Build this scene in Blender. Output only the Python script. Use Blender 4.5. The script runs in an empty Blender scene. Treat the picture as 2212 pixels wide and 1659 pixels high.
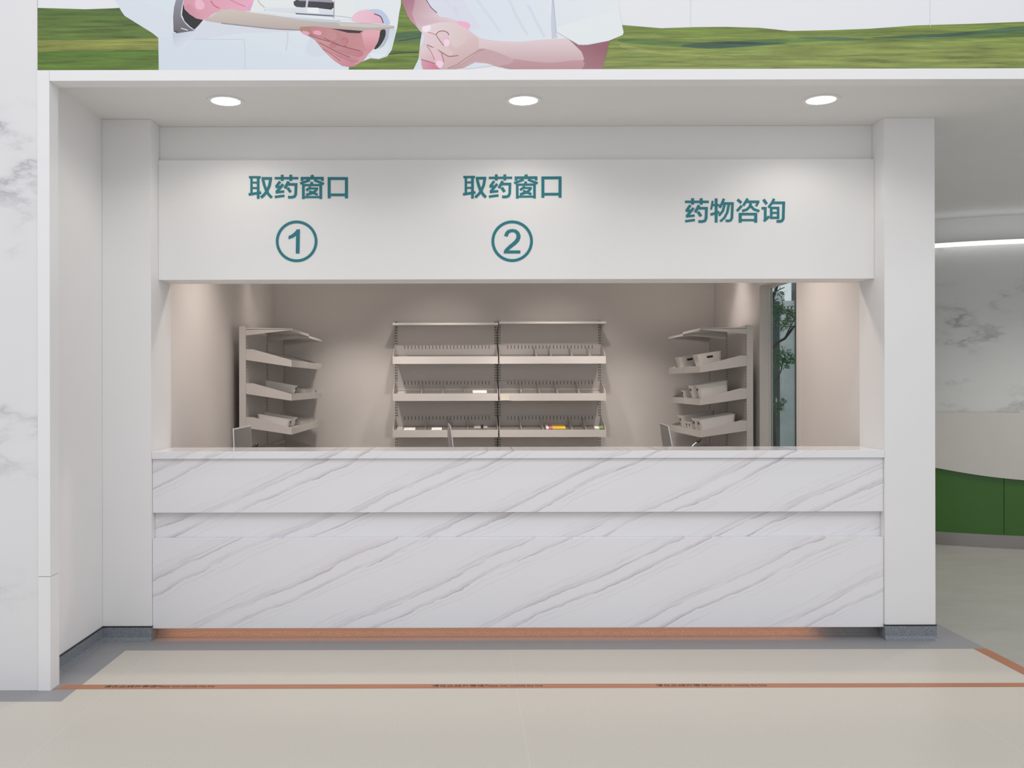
import bpy, bmesh, math, random
from mathutils import Vector, Matrix
from mathutils.geometry import tessellate_polygon

# ------------------------------------------------------------------ camera, world, light, exposure
SC = bpy.context.scene
COL = SC.collection
F, CX, CY, H = 2050.0, 1000.0, 829.0, 1.5      # focal length in px of a 2212x1659 frame, principal point, eye height
ROLL = 0.0020
cam_d = bpy.data.cameras.new('camera')
cam_d.sensor_width = 36.0
cam_d.lens = F / 2212 * 36.0
cam_d.shift_x = (1106 - CX) / 2212
cam_d.shift_y = (CY - 829.5) / 2212
cam_d.clip_end = 100
cam = bpy.data.objects.new('camera', cam_d)
cam.matrix_world = Matrix.Translation((0, 0, H)) @ Matrix.Rotation(math.pi / 2, 4, 'X') @ Matrix.Rotation(-ROLL, 4, 'Z')
COL.objects.link(cam)
SC.camera = cam

SC.view_settings.view_transform = 'Standard'
SC.view_settings.look = 'None'
SC.view_settings.gamma = 1.0
SC.view_settings.use_curve_mapping = False
SC.view_settings.exposure = 0.23

world = bpy.data.worlds.new('daylight')
SC.world = world
world.use_nodes = True
bg = world.node_tree.nodes['Background']
bg.inputs['Color'].default_value = (0.935, 0.95, 1.0, 1)
bg.inputs['Strength'].default_value = 0.70

def area(name, loc, rot, sx, sy, power, color=(1, 1, 1)):
    l = bpy.data.lights.new(name, 'AREA')
    l.shape = 'RECTANGLE'
    l.size, l.size_y = sx, sy
    l.energy = power
    l.color = color
    o = bpy.data.objects.new(name, l)
    o.location, o.rotation_euler = loc, rot
    COL.objects.link(o)
    return o

def spot(name, loc, power, cone, blend, color=(1, 1, 1), radius=0.04, parent=None, aim=None):
    l = bpy.data.lights.new(name, 'SPOT')
    l.energy, l.color = power, color
    l.spot_size, l.spot_blend = math.radians(cone), blend
    l.shadow_soft_size = radius
    o = bpy.data.objects.new(name, l)
    o.location = loc
    if aim is not None:
        o.rotation_euler = Vector(aim).to_track_quat('-Z', 'Y').to_euler()
    COL.objects.link(o)
    if parent:
        o.parent = parent
    return o

# hall ceiling lamps high over the place where the photographer stands
area('hall_ceiling_lamp', (0.3, 0.6, 5.2), (math.radians(18), 0, 0), 9.0, 3.0, 105, (1.0, 0.97, 0.965))
# downlights in the dispensary ceiling, then added fill spots
WARM = (1.0, 0.905, 0.84)
for i, (x, y, p) in enumerate([(-1.08, 8.6, 64), (-0.15, 8.4, 62), (0.85, 8.4, 66), (1.72, 8.5, 54)]):
    spot('dispensary_lamp_or_fill', (x, y, 2.93), p, 82, 0.6, WARM, 0.05)
for (x, y, p) in [(-1.55, 8.2, 11), (2.22, 8.46, 24)]:
    spot('dispensary_lamp_or_fill', (x, y, 2.93), p, 70, 0.8, WARM, 0.06)
for x in (-1.15, 1.80):  # added fill, brightens the side walls and jambs
    spot('dispensary_lamp_or_fill', (x, 6.6, 2.95), 68, 124, 1.0, (1.0, 0.87, 0.79), 0.08)
for x in (-0.2, 0.9):  # added fill, aimed to brighten the central shelving
    spot('dispensary_lamp_or_fill', (x, 7.25, 2.95), 40, 48, 0.8, WARM, 0.06, None, (0, 2.05, -1.55))
# added fill spots that brighten the drum wall and reception desk
for x in (4.6, 6.0):
    spot('reception_fill', (x, 7.1, 3.0), 62, 130, 0.9, (1.0, 0.97, 0.93), 0.08)

# ------------------------------------------------------------------ pixel -> place helpers
def X(px, d): return (px - CX) * d / F
def Z(py, d): return H - (py - CY) * d / F
def U(px, py):                                  # undo the slight roll of the camera
    return px - ROLL * (py - CY), py + ROLL * (px - CX)

# ------------------------------------------------------------------ object helpers
def tag(o, label=None, cat=None, group=None, kind=None):
    if label: o['label'] = label
    if cat: o['category'] = cat
    if group: o['group'] = group
    if kind: o['kind'] = kind
    return o

def empty(name, loc=(0, 0, 0), rz=0.0):
    o = bpy.data.objects.new(name, None)
    o.empty_display_size = 0.1
    o.location = loc
    o.rotation_euler = (0, 0, rz)
    COL.objects.link(o)
    return o

class MB:
    """collects shapes; build() links them as ONE mesh object"""
    def __init__(s):
        s.bm = bmesh.new()
        s.mi = 0
    def face(s, vs, smooth=False):
        try:
            f = s.bm.faces.new(vs)
        except ValueError:
            return None
        f.material_index = s.mi
        f.smooth = smooth
        return f
    def box(s, x0, x1, y0, y1, z0, z1):
        v = [s.bm.verts.new((x, y, z)) for z in (z0, z1) for y in (y0, y1) for x in (x0, x1)]
        for q in ((0, 2, 3, 1), (4, 5, 7, 6), (0, 1, 5, 4), (2, 6, 7, 3), (0, 4, 6, 2), (1, 3, 7, 5)):
            s.face([v[i] for i in q])
        return s
    def prism(s, pts, axis, a, b):
        """pts: 2D outline in the plane across axis ('x': (y,z), 'y': (x,z), 'z': (x,y)); a..b along the axis"""
        def P(p, t):
            return {'x': (t, p[0], p[1]), 'y': (p[0], t, p[1]), 'z': (p[0], p[1], t)}[axis]
        A = [s.bm.verts.new(P(p, a)) for p in pts]
        B = [s.bm.verts.new(P(p, b)) for p in pts]
        tri = tessellate_polygon([[Vector((p[0], p[1], 0)) for p in pts]])
        for t in tri:
            s.face([A[i] for i in t])
            s.face([B[i] for i in t][::-1])
        n = len(pts)
        for i in range(n):
            j = (i + 1) % n
            s.face([A[i], A[j], B[j], B[i]])
        return s
    def tube(s, path, radii, n=8, cap=True):
        path = [Vector(p) for p in path]
        if not isinstance(radii, (list, tuple)): radii = [radii] * len(path)
        rings = []
        up = None
        for i, p in enumerate(path):
            t = (path[min(i + 1, len(path) - 1)] - path[max(i - 1, 0)]).normalized()
            if up is None:
                up = t.orthogonal().normalized()
            up = (up - t * up.dot(t)).normalized()
            w = t.cross(up)
            rings.append([s.bm.verts.new(p + (up * math.cos(a) + w * math.sin(a)) * radii[i])
                          for a in [2 * math.pi * k / n for k in range(n)]])
        for r0, r1 in zip(rings, rings[1:]):
            for k in range(n):
                s.face([r0[k], r0[(k + 1) % n], r1[(k + 1) % n], r1[k]], True)
        if cap:
            s.face(rings[0][::-1]); s.face(rings[-1])
        return s
    def disc(s, c, r0, r1, z0, z1, n=48):
        """ring (r0>0) or disc between z0 and z1"""
        cx, cy = c
        def ring(r, z): return [s.bm.verts.new((cx + r * math.cos(2 * math.pi * k / n), cy + r * math.sin(2 * math.pi * k / n), z)) for k in range(n)]
        o0, o1 = ring(r1, z0), ring(r1, z1)
        for k in range(n):
            j = (k + 1) % n
            s.face([o0[k], o0[j], o1[j], o1[k]], True)
        if r0 > 0:
            i0, i1 = ring(r0, z0), ring(r0, z1)
            for k in range(n):
                j = (k + 1) % n
                s.face([i0[j], i0[k], i1[k], i1[j]], True)
                s.face([o0[j], o0[k], i0[k], i0[j]])
                s.face([o1[k], o1[j], i1[j], i1[k]])
        else:
            s.face(o0[::-1]); s.face(o1)
        return s
    def build(s, name, mats, parent=None, bevel=0.0, rel=True):
        s.bm.normal_update()
        bmesh.ops.recalc_face_normals(s.bm, faces=s.bm.faces)
        me = bpy.data.meshes.new(name)
        if parent is not None and rel:
            off = Vector((0, 0, 0))
            p = parent
            while p is not None:
                off += p.location
                p = p.parent
            bmesh.ops.translate(s.bm, verts=s.bm.verts, vec=-off)
        s.bm.to_mesh(me)
        me.set_sharp_from_angle(angle=math.radians(38))
        s.bm.free()
        o = bpy.data.objects.new(name, me)
        for m in (mats if isinstance(mats, (list, tuple)) else [mats]):
            me.materials.append(m)
        COL.objects.link(o)
        if parent is not None:
            o.parent = parent
        if bevel:
            b = o.modifiers.new('bevel', 'BEVEL')
            b.width, b.segments, b.limit_method = bevel, 2, 'ANGLE'
        return o

def copy_tree(o, parent=None):
    c = o.copy()
    COL.objects.link(c)
    if parent: c.parent = parent
    for ch in list(o.children):
        copy_tree(ch, c)
    return c

# ------------------------------------------------------------------ materials
def new_mat(name):
    m = bpy.data.materials.new(name)
    m.use_nodes = True
    nt = m.node_tree
    return m, nt, nt.nodes['Principled BSDF']

def N(nt, typ, **kw):
    n = nt.nodes.new(typ)
    for k, v in kw.items():
        if k in n.inputs: n.inputs[k].default_value = v
        else: setattr(n, k, v)
    return n

def math_node(nt, op, a, b=None):
    n = nt.nodes.new('ShaderNodeMath'); n.operation = op
    for i, v in enumerate((a, b)):
        if v is None: continue
        if isinstance(v, (int, float)): n.inputs[i].default_value = v
        else: nt.links.new(v, n.inputs[i])
    return n.outputs[0]

def ramp(nt, fac, stops, interp='LINEAR'):
    r = nt.nodes.new('ShaderNodeValToRGB')
    r.color_ramp.interpolation = interp
    el = r.color_ramp.elements
    while len(el) < len(stops): el.new(0.5)
    for e, (p, c) in zip(el, stops):
        e.position = p
        e.color = (c, c, c, 1) if isinstance(c, (int, float)) else (*c, 1)
    nt.links.new(fac, r.inputs[0])
    return r.outputs[0]

def mixc(nt, fac, a, b):
    n = nt.nodes.new('ShaderNodeMix'); n.data_type = 'RGBA'
    if isinstance(fac, (int, float)): n.inputs[0].default_value = fac
    else: nt.links.new(fac, n.inputs[0])
    for i, v in ((6, a), (7, b)):
        if isinstance(v, tuple): n.inputs[i].default_value = (*v, 1)
        else: nt.links.new(v, n.inputs[i])
    return n.outputs[2]

def coords(nt, scale=(1, 1, 1), kind='Object'):
    tc = nt.nodes.new('ShaderNodeTexCoord')
    mp = nt.nodes.new('ShaderNodeMapping')
    mp.inputs['Scale'].default_value = scale
    nt.links.new(tc.outputs[kind], mp.inputs['Vector'])
    return mp.outputs[0]

def noise(nt, vec, scale, detail=2.0, rough=0.5):
    n = nt.nodes.new('ShaderNodeTexNoise')
    n.inputs['Scale'].default_value, n.inputs['Detail'].default_value = scale, detail
    n.inputs['Roughness'].default_value = rough
    nt.links.new(vec, n.inputs['Vector'])
    return n.outputs['Fac']

def plain(name, col, rough=0.5, metal=0.0, var=0.03, scale=6.0, spec=0.5):
    m, nt, p = new_mat(name)
    f = noise(nt, coords(nt), scale, 3)
    lo = tuple(c * (1 - var) for c in col); hi = tuple(min(1, c * (1 + var)) for c in col)
    nt.links.new(ramp(nt, f, [(0.3, lo), (0.7, hi)]), p.inputs['Base Color'])
    p.inputs['Roughness'].default_value = rough
    p.inputs['Metallic'].default_value = metal
    p.inputs['Specular IOR Level'].default_value = spec
    return m

def emit(name, col, strength):
    m, nt, p = new_mat(name)
    p.inputs['Base Color'].default_value = (*col, 1)
    p.inputs['Emission Color'].default_value = (*col, 1)
    p.inputs['Emission Strength'].default_value = strength
    return m

def speckle(name, base, dark, light, scale=260, rough=0.55, big=0.04):
    m, nt, p = new_mat(name)
    v = coords(nt)
    n1 = noise(nt, v, scale, 2, 0.7)
    c = ramp(nt, n1, [(0.30, dark), (0.44, base), (0.58, base), (0.72, light)])
    n2 = noise(nt, v, 1.1, 4, 0.6)
    c2 = mixc(nt, ramp(nt, n2, [(0.3, 0.0), (0.7, 1.0)]), tuple(x * (1 - big) for x in base), tuple(min(1, x * (1 + big)) for x in base))
    out = mixc(nt, 0.30, c, c2)
    nt.links.new(out, p.inputs['Base Color'])
    p.inputs['Roughness'].default_value = rough
    return m, nt, p, out

def laminate(name, off, rough=0.35):
    """white laminate printed with slanting lilac-grey veins; the print repeats every 0.848 m"""
    m, nt, p = new_mat(name)
    tc = nt.nodes.new('ShaderNodeTexCoord')
    sx = nt.nodes.new('ShaderNodeSeparateXYZ')
    nt.links.new(tc.outputs['Object'], sx.inputs[0])
    x, z = sx.outputs[0], sx.outputs[2]
    w = math_node(nt, 'SUBTRACT', math_node(nt, 'SUBTRACT', x, math_node(nt, 'MULTIPLY', z, 2.17)), off)
    u = math_node(nt, 'ADD', math_node(nt, 'MULTIPLY', x, 0.9), math_node(nt, 'MULTIPLY', z, 0.42))
    def cxyz(su, sw, seed):
        c = nt.nodes.new('ShaderNodeCombineXYZ')
        nt.links.new(math_node(nt, 'MULTIPLY', u, su), c.inputs[0])
        nt.links.new(math_node(nt, 'MULTIPLY', w, sw), c.inputs[1])
        c.inputs[2].default_value = seed
        return c.outputs[0]
    d1 = noise(nt, cxyz(1.6, 1.2, 1.3), 1.0, 3, 0.55)
    d2 = noise(nt, cxyz(14, 5, 4.1), 1.0, 3, 0.6)
    wd = math_node(nt, 'ADD', w, math_node(nt, 'MULTIPLY', math_node(nt, 'SUBTRACT', d1, 0.5), 0.26))
    wd = math_node(nt, 'ADD', wd, math_node(nt, 'MULTIPLY', math_node(nt, 'SUBTRACT', d2, 0.5), 0.055))
    t = math_node(nt, 'FRACT', math_node(nt, 'ADD', math_node(nt, 'DIVIDE', wd, 0.848), 0.30))
    prof = ramp(nt, t, [(0.0, 0.0), (0.10, 0.0), (0.135, 0.16), (0.15, 0.03), (0.19, 0.10), (0.235, 0.08), (0.247, 0.50), (0.255, 0.22), (0.285, 0.32),
                        (0.312, 0.50), (0.326, 0.95), (0.330, 0.02), (0.40, 0.0), (0.47, 0.04), (0.49, 0.30), (0.515, 0.50),
                        (0.533, 1.0), (0.538, 0.03), (0.58, 0.0), (0.60, 0.26), (0.606, 0.0), (0.655, 0.04), (0.67, 0.30), (0.676, 0.0), (0.74, 0.0), (1.0, 0.0)])
    brk = ramp(nt, noise(nt, cxyz(3.0, 30, 7.7), 1.0, 4, 0.65), [(0.38, 0.05), (0.60, 1.0)])
    s = math_node(nt, 'MULTIPLY', prof, brk)
    hue = mixc(nt, noise(nt, cxyz(1.0, 6, 2.2), 1.0, 2), (0.45, 0.375, 0.45), (0.51, 0.475, 0.50))
    cloud = mixc(nt, noise(nt, cxyz(0.7, 2.0, 9.0), 1.0, 3), (0.80, 0.80, 0.825), (0.84, 0.84, 0.855))
    nt.links.new(mixc(nt, s, cloud, hue), p.inputs['Base Color'])
    p.inputs['Roughness'].default_value = rough
    return m

def marble(name, base, vein, scale=1.0, seed=0.0, rough=0.25, slant=0.5, m0=0.50, m1=0.70, stops=((0.0, 0.9), (0.008, 0.5), (0.03, 0.10), (0.07, 0.0))):
    """grey-white stone with cloudy dark veins"""
    m, nt, p = new_mat(name)
    tc = nt.nodes.new('ShaderNodeTexCoord')
    mp = nt.nodes.new('ShaderNodeMapping')
    mp.inputs['Location'].default_value = (seed, seed * 1.7, seed * 0.6)
    mp.inputs['Rotation'].default_value = (0, slant, 0)
    mp.inputs['Scale'].default_value = (0.75, 1.0, 1.7)
    nt.links.new(tc.outputs['Object'], mp.inputs['Vector'])
    v = mp.outputs[0]
    n1 = noise(nt, v, 0.95 * scale, 7, 0.62)
    r = math_node(nt, 'ABSOLUTE', math_node(nt, 'SUBTRACT', n1, 0.5))
    prof = ramp(nt, r, list(stops))
    mask = ramp(nt, noise(nt, v, 1.3 * scale, 3), [(m0, 0.0), (m1, 0.9)])
    s = math_node(nt, 'MULTIPLY', prof, mask)
    cloud = mixc(nt, noise(nt, v, 2.0 * scale, 4), tuple(c * 0.95 for c in base), base)
    nt.links.new(mixc(nt, s, cloud, vein), p.inputs['Base Color'])
    p.inputs['Roughness'].default_value = rough
    return m

M = {}
M['white'] = plain('white_paint', (0.82, 0.82, 0.82), 0.55, var=0.012, scale=2)
M['frame'] = plain('white_solid_surface', (0.84, 0.845, 0.85), 0.4, var=0.01)
M['room'] = plain('dispensary_wall_paint', (0.73, 0.695, 0.67), 0.6, var=0.015, scale=2)
M['ceil'] = plain('ceiling_paint', (0.80, 0.80, 0.79), 0.7, var=0.01)
M['hall_marble'] = marble('hall_wall_marble', (0.80, 0.80, 0.81), (0.30, 0.28, 0.31), 0.9, 3.4, 0.3)
M['drum_marble'] = marble('drum_wall_marble', (0.66, 0.67, 0.66), (0.16, 0.15, 0.14), 1.25, 8.3, 0.3, 0.7, 0.44, 0.62, ((0.0, 1.0), (0.010, 0.7), (0.035, 0.14), (0.09, 0.0)))
M['lam_low'] = laminate('vein_laminate_lower', -0.876)
M['lam_mid'] = laminate('vein_laminate_recess', -0.674)
M['lam_up'] = laminate('vein_laminate_upper', -0.583)
M['lam_top'] = laminate('vein_laminate_worktop', -0.606, 0.12)
M['metal'] = plain('cream_shelf_enamel', (0.66, 0.63, 0.605), 0.45, var=0.01)
M['beige'], nt, p, out = speckle('beige_vinyl_floor', (0.59, 0.555, 0.485), (0.42, 0.385, 0.335), (0.70, 0.655, 0.595), 190, 0.38)
# welded sheet seams, a pale thread every two metres
sx = nt.nodes.new('ShaderNodeSeparateXYZ'); tcn = nt.nodes.new('ShaderNodeTexCoord')
nt.links.new(tcn.outputs['Object'], sx.inputs[0])
fr = math_node(nt, 'FRACT', math_node(nt, 'DIVIDE', math_node(nt, 'ADD', sx.outputs[0], 1.797 + 20), 2.005))
line = math_node(nt, 'LESS_THAN', fr, 0.0022)
nt.links.new(mixc(nt, math_node(nt, 'MULTIPLY', line, 0.5), out, (0.66, 0.63, 0.59)), p.inputs['Base Color'])
M['slate'], *_ = speckle('blue_grey_vinyl', (0.285, 0.285, 0.295), (0.15, 0.16, 0.18), (0.44, 0.45, 0.47), 190, 0.5)
M['cove'], *_ = speckle('speckled_cove_vinyl', (0.20, 0.225, 0.25), (0.05, 0.06, 0.07), (0.44, 0.47, 0.49), 150, 0.5)
M['toe'], *_ = speckle('speckled_toe_vinyl', (0.30, 0.30, 0.30), (0.08, 0.08, 0.08), (0.6, 0.6, 0.6), 210, 0.5)
m, nt, p = new_mat('cloudy_grey_vinyl')
v = coords(nt, (1, 2.2, 1))
nt.links.new(mixc(nt, noise(nt, v, 2.4, 6, 0.65), (0.30, 0.30, 0.265), (0.50, 0.49, 0.445)), p.inputs['Base Color'])
p.inputs['Roughness'].default_value = 0.32
M['grey_floor'] = m
M['black'] = plain('black_sealant', (0.012, 0.012, 0.013), 0.4)
M['tape'] = plain('orange_floor_tape', (0.42, 0.17, 0.085), 0.45, var=0.05, scale=3)
M['ink'] = plain('black_print', (0.03, 0.025, 0.02), 0.6)
M['teal'] = plain('teal_lettering', (0.010, 0.185, 0.225), 0.25, var=0.03)
M['lens'] = emit('lamp_diffuser', (1.0, 0.985, 0.95), 6.0)
M['led'] = emit('cool_light_strip', (1.0, 1.0, 1.0), 0.85)
M['amber'] = emit('amber_light_strip', (1.0, 0.42, 0.16), 2.5)
M['desk_white'] = plain('ivory_desk_front', (0.56, 0.54, 0.51), 0.35, var=0.01)
M['green'] = plain('green_lacquer', (0.036, 0.125, 0.014), 0.28, var=0.06, scale=1.5)
M['steel'] = plain('brushed_steel', (0.34, 0.32, 0.31), 0.25, 1.0)
M['plastic'] = plain('white_bin_plastic', (0.80, 0.78, 0.75), 0.35, var=0.01)
M['hole'] = plain('dark_hand_hole', (0.03, 0.027, 0.025), 0.7)
M['box_white'] = plain('white_carton', (0.82, 0.80, 0.77), 0.6)
M['box_grey'] = plain('grey_carton', (0.36, 0.35, 0.34), 0.6)
M['box_yellow'] = plain('yellow_print', (0.72, 0.50, 0.05), 0.5)
M['box_pink'] = plain('pink_print', (0.55, 0.16, 0.2), 0.5)
M['box_green'] = plain('green_print', (0.20, 0.32, 0.12), 0.5)
M['card'] = plain('cream_card', (0.78, 0.72, 0.62), 0.5)
M['alu'] = plain('silver_aluminium', (0.84, 0.84, 0.85), 0.32, 0.2)
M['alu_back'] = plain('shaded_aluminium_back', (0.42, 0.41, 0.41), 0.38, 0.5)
M['screen'] = plain('grey_screen_glass', (0.16, 0.15, 0.155), 0.12)  # grey base stands in for reflections on the glass
M['black_plastic'] = plain('black_plastic', (0.012, 0.012, 0.012), 0.3)
M['wood'] = plain('pale_desk_laminate', (0.62, 0.60, 0.57), 0.4)
M['concrete'] = plain('streaked_concrete', (0.74, 0.80, 0.80), 0.8, var=0.10, scale=7)
M['dark_glaze'] = plain('dark_green_glazing', (0.045, 0.075, 0.075), 0.18, var=0.35, scale=3)
M['pale_glaze'] = plain('pale_glazing', (0.80, 0.86, 0.88), 0.25, var=0.05)
M['dark_frame'] = plain('dark_window_frame', (0.03, 0.04, 0.042), 0.4)
M['bark'] = plain('dark_bark', (0.030, 0.022, 0.020), 0.8, var=0.3, scale=40)
M['leaf'] = plain('deep_green_leaf', (0.055, 0.23, 0.085), 0.45, var=0.5, scale=9)
M['soil'] = plain('courtyard_gravel', (0.16, 0.17, 0.16), 0.9, var=0.3, scale=40)

# glass: mostly clear, mirror-like at grazing angles
m, nt, p = new_mat('clear_window_glass')
nt.nodes.remove(p)
tr = nt.nodes.new('ShaderNodeBsdfTransparent'); tr.inputs[0].default_value = (0.90, 0.96, 0.95, 1)
gl = nt.nodes.new('ShaderNodeBsdfGlossy'); gl.inputs['Roughness'].default_value = 0.02
fz = nt.nodes.new('ShaderNodeFresnel'); fz.inputs[0].default_value = 1.45
mx = nt.nodes.new('ShaderNodeMixShader')
nt.links.new(math_node(nt, 'MULTIPLY', fz.outputs[0], 0.16), mx.inputs[0])
nt.links.new(tr.outputs[0], mx.inputs[1]); nt.links.new(gl.outputs[0], mx.inputs[2])
nt.links.new(mx.outputs[0], nt.nodes['Material Output'].inputs[0])
M['glass'] = m

# slotted uprights / notched risers: the punched slots are a pattern of the sheet metal
def slotted(name, cols, period, height):
    m, nt, p = new_mat(name)
    tc = nt.nodes.new('ShaderNodeTexCoord'); sx = nt.nodes.new('ShaderNodeSeparateXYZ')
    nt.links.new(tc.outputs['Object'], sx.inputs[0])
    fz = math_node(nt, 'FRACT', math_node(nt, 'DIVIDE', sx.outputs[2], period))
    inz = math_node(nt, 'LESS_THAN', fz, height)
    tot = None
    for c, wd in cols:
        q = math_node(nt, 'LESS_THAN', math_node(nt, 'ABSOLUTE', math_node(nt, 'SUBTRACT', sx.outputs[0], c)), wd)
        tot = q if tot is None else math_node(nt, 'MAXIMUM', tot, q)
    f = math_node(nt, 'MULTIPLY', inz, tot)
    nt.links.new(mixc(nt, f, (0.66, 0.63, 0.605), (0.02, 0.018, 0.017)), p.inputs['Base Color'])
    p.inputs['Roughness'].default_value = 0.45
    return m
M['upright'] = slotted('slotted_upright', [(-0.0065, 0.0034), (0.0065, 0.0034)], 0.0262, 0.68)

def notched(name, ztop):
    m, nt, p = new_mat(name)
    tc = nt.nodes.new('ShaderNodeTexCoord'); sx = nt.nodes.new('ShaderNodeSeparateXYZ')
    nt.links.new(tc.outputs['Object'], sx.inputs[0])
    fx = math_node(nt, 'FRACT', math_node(nt, 'DIVIDE', math_node(nt, 'ADD', sx.outputs[0], 0.012), 0.0346))
    a = math_node(nt, 'LESS_THAN', fx, 0.17)
    b = math_node(nt, 'GREATER_THAN', sx.outputs[2], ztop - 0.034)
    c = math_node(nt, 'LESS_THAN', math_node(nt, 'ABSOLUTE', math_node(nt, 'SUBTRACT', sx.outputs[0], 0.5)), 0.432)
    f = math_node(nt, 'MULTIPLY', math_node(nt, 'MULTIPLY', a, b), c)
    nt.links.new(mixc(nt, f, (0.66, 0.63, 0.605), (0.03, 0.028, 0.026)), p.inputs['Base Color'])
    p.inputs['Roughness'].default_value = 0.45
    return m

# printed colours
def printed(name, grain=None):
    m, nt, p = new_mat(name)
    a = nt.nodes.new('ShaderNodeVertexColor'); a.layer_name = 'Col'
    out = a.outputs[0]
    if grain:
        v = coords(nt, (1.5, 1, 30))
        f = noise(nt, v, 2.2, 7, 0.68)
        g = ramp(nt, f, [(0.28, 0.30), (0.44, 0.78), (0.56, 1.04), (0.72, 1.45)])
        mm = nt.nodes.new('ShaderNodeMix'); mm.data_type = 'RGBA'; mm.blend_type = 'MULTIPLY'; mm.inputs[0].default_value = 1.0
        nt.links.new(out, mm.inputs[6]); nt.links.new(g, mm.inputs[7])
        out = mm.outputs[2]
    nt.links.new(out, p.inputs['Base Color'])
    p.inputs['Roughness'].default_value = 0.45
    return m
M['print'] = printed('printed_vinyl')
M['print_grass'] = printed('printed_grass', True)

# ------------------------------------------------------------------ the setting
CZ = 3.051
DF, DC, DL, DB = 4.652, 5.55, 5.685, 5.925      # frame, pillars, lintel, back of the opening
XL, XR = -1.823, 2.466                            # opening between the pillars
RWL, RWR, RWB = -1.862, 2.49, 9.40                # dispensary walls

fl = MB()
def quad(x0, x1, y0, y1, z=0.0):
    fl.face([fl.bm.verts.new(p) for p in ((x0, y0, z), (x1, y0, z), (x1, y1, z), (x0, y1, z))])
fl.mi = 0
quad(-4.5, 2.95, -5, 4.49); quad(-1.905, 2.95, 4.49, 5.35)
fl.mi = 1
quad(-4.5, -1.905, 4.49, 5.9); quad(-1.905, 2.95, 5.35, 5.95); quad(2.6, 2.95, 5.95, 7.0)
fl.mi = 2
quad(2.95, 8.0, -5, 14); quad(-2.2, 2.6, 5.95, 9.6); quad(2.6, 2.95, 7.0, 14)
f = fl.build('floor', [M['beige'], M['slate'], M['grey_floor']])
tag(f, kind='structure')

c = MB()
c.box(-2.3, 7.3, 4.66, 5.95, CZ, CZ + 0.1)
c.box(-2.1, 2.75, 5.95, 9.6, CZ, CZ + 0.1)
c.prism([(2.75, 5.95), (7.3, 5.95), (7.3, 13.1), (4.6, 13.1), (4.2, 9.3), (4.1, 8.75), (3.4, 7.3), (2.75, 6.9)], 'z', CZ, CZ + 0.1)
tag(c.build('ceiling', M['ceil']), kind='structure')

def wall(name, mat, *boxes, bevel=0):
    b = MB()
    for q in boxes: b.box(*q)
    return tag(b.build(name, mat, bevel=bevel), kind='structure')

XP0, XP1 = -2.084, -2.025                          # post of the white surround
zs = Z(1244, DF)
wall('trim_1', M['frame'], (XP0, XP1, DF, 4.755, 0, zs - 0.0012), (XP0, XP1, DF, 4.755, zs + 0.0012, 3.041),
     (XP1 + 0.001, 7.3, DF, 4.755, 2.989, 3.041))
wall('wall_front', M['white'], (XP0, 7.3, 4.662, 4.82, 3.052, 5.0))
wall('wall_left', M['hall_marble'], (-4.5, XP0 - 0.001, 4.658, 4.80, 0, 5.0))
wall('wall_niche', M['white'], (-2.30, -2.11, 4.757, DC + 0.4, 0, CZ))
wall('pillar', M['white'], (-2.109, XL, DC, DB, 0, CZ - 0.001))
wall('pillar', M['white'], (XR, 2.761, DC, DB - 0.025, 0, CZ - 0.001))
wall('lintel', M['white'], (XL + 0.001, XR - 0.001, DL, DB - 0.005, 2.126, 2.842), (XL + 0.001, XR - 0.001, DL + 0.03, DB - 0.005, 2.8421, CZ - 0.001))
wall('wall_dispensary_left', M['room'], (-2.05, RWL, DB + 0.001, RWB, 0, CZ - 0.001))
wall('wall_back', M['room'], (-2.05, 2.62, RWB + 0.001, 9.52, 0, CZ - 0.001))
WY0, WY1, WZ = 7.07, 7.963, 2.316                 # window in the side wall
wall('wall_dispensary_right', M['room'], (RWR, 2.595, DB - 0.02, WY0, 0, CZ - 0.001), (RWR, 2.595, WY1, RWB, 0, CZ - 0.001), (RWR, 2.595, WY0, WY1, WZ, CZ - 0.001))
wall('trim_2', M['room'], (RWR - 0.006, RWR - 0.0005, WY0 - 0.07, WY0, 0.01, WZ + 0.05))
w1 = tag(empty('window_1', (2.57, (WY0 + WY1) / 2, 0)), kind='structure')
b = MB()
b.box(2.565, 2.594, WY1 - 0.02, WY1 - 0.001, 0.002, WZ - 0.001); b.box(2.565, 2.594, WY0 + 0.001, WY0 + 0.02, 0.002, WZ - 0.001)
b.box(2.565, 2.594, WY0 + 0.02, WY1 - 0.02, WZ - 0.02, WZ - 0.001); b.box(2.565, 2.594, WY0 + 0.02, WY1 - 0.02, 0.002, 0.03)
b.build('window_frame', M['room'], w1)
MB().box(2.577, 2.583, WY0 + 0.02, WY1 - 0.02, 0.03, WZ - 0.02).build('window_pane', M['glass'], w1)
# corridor side of the courtyard, and the ends of the corridor
pth = [(2.70, 5.93), (2.70, 6.9), (3.4, 7.3), (4.1, 8.75), (4.2, 9.3), (4.6, 13.0)]
for (xa, ya), (xb, yb) in zip(pth, pth[1:]):
    n = Vector((yb - ya, xa - xb, 0)).normalized() * 0.06
    b = MB().prism([(xa, ya), (xb, yb), (xb + n.x, yb + n.y), (xa + n.x, ya + n.y)], 'z', 0, CZ - 0.001)
    tag(b.build('wall_courtyard', M['white']), kind='structure')
wall('wall_right', M['white'], (7.2, 7.3, 4.83, 13.1, 0, CZ - 0.001))

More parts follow.
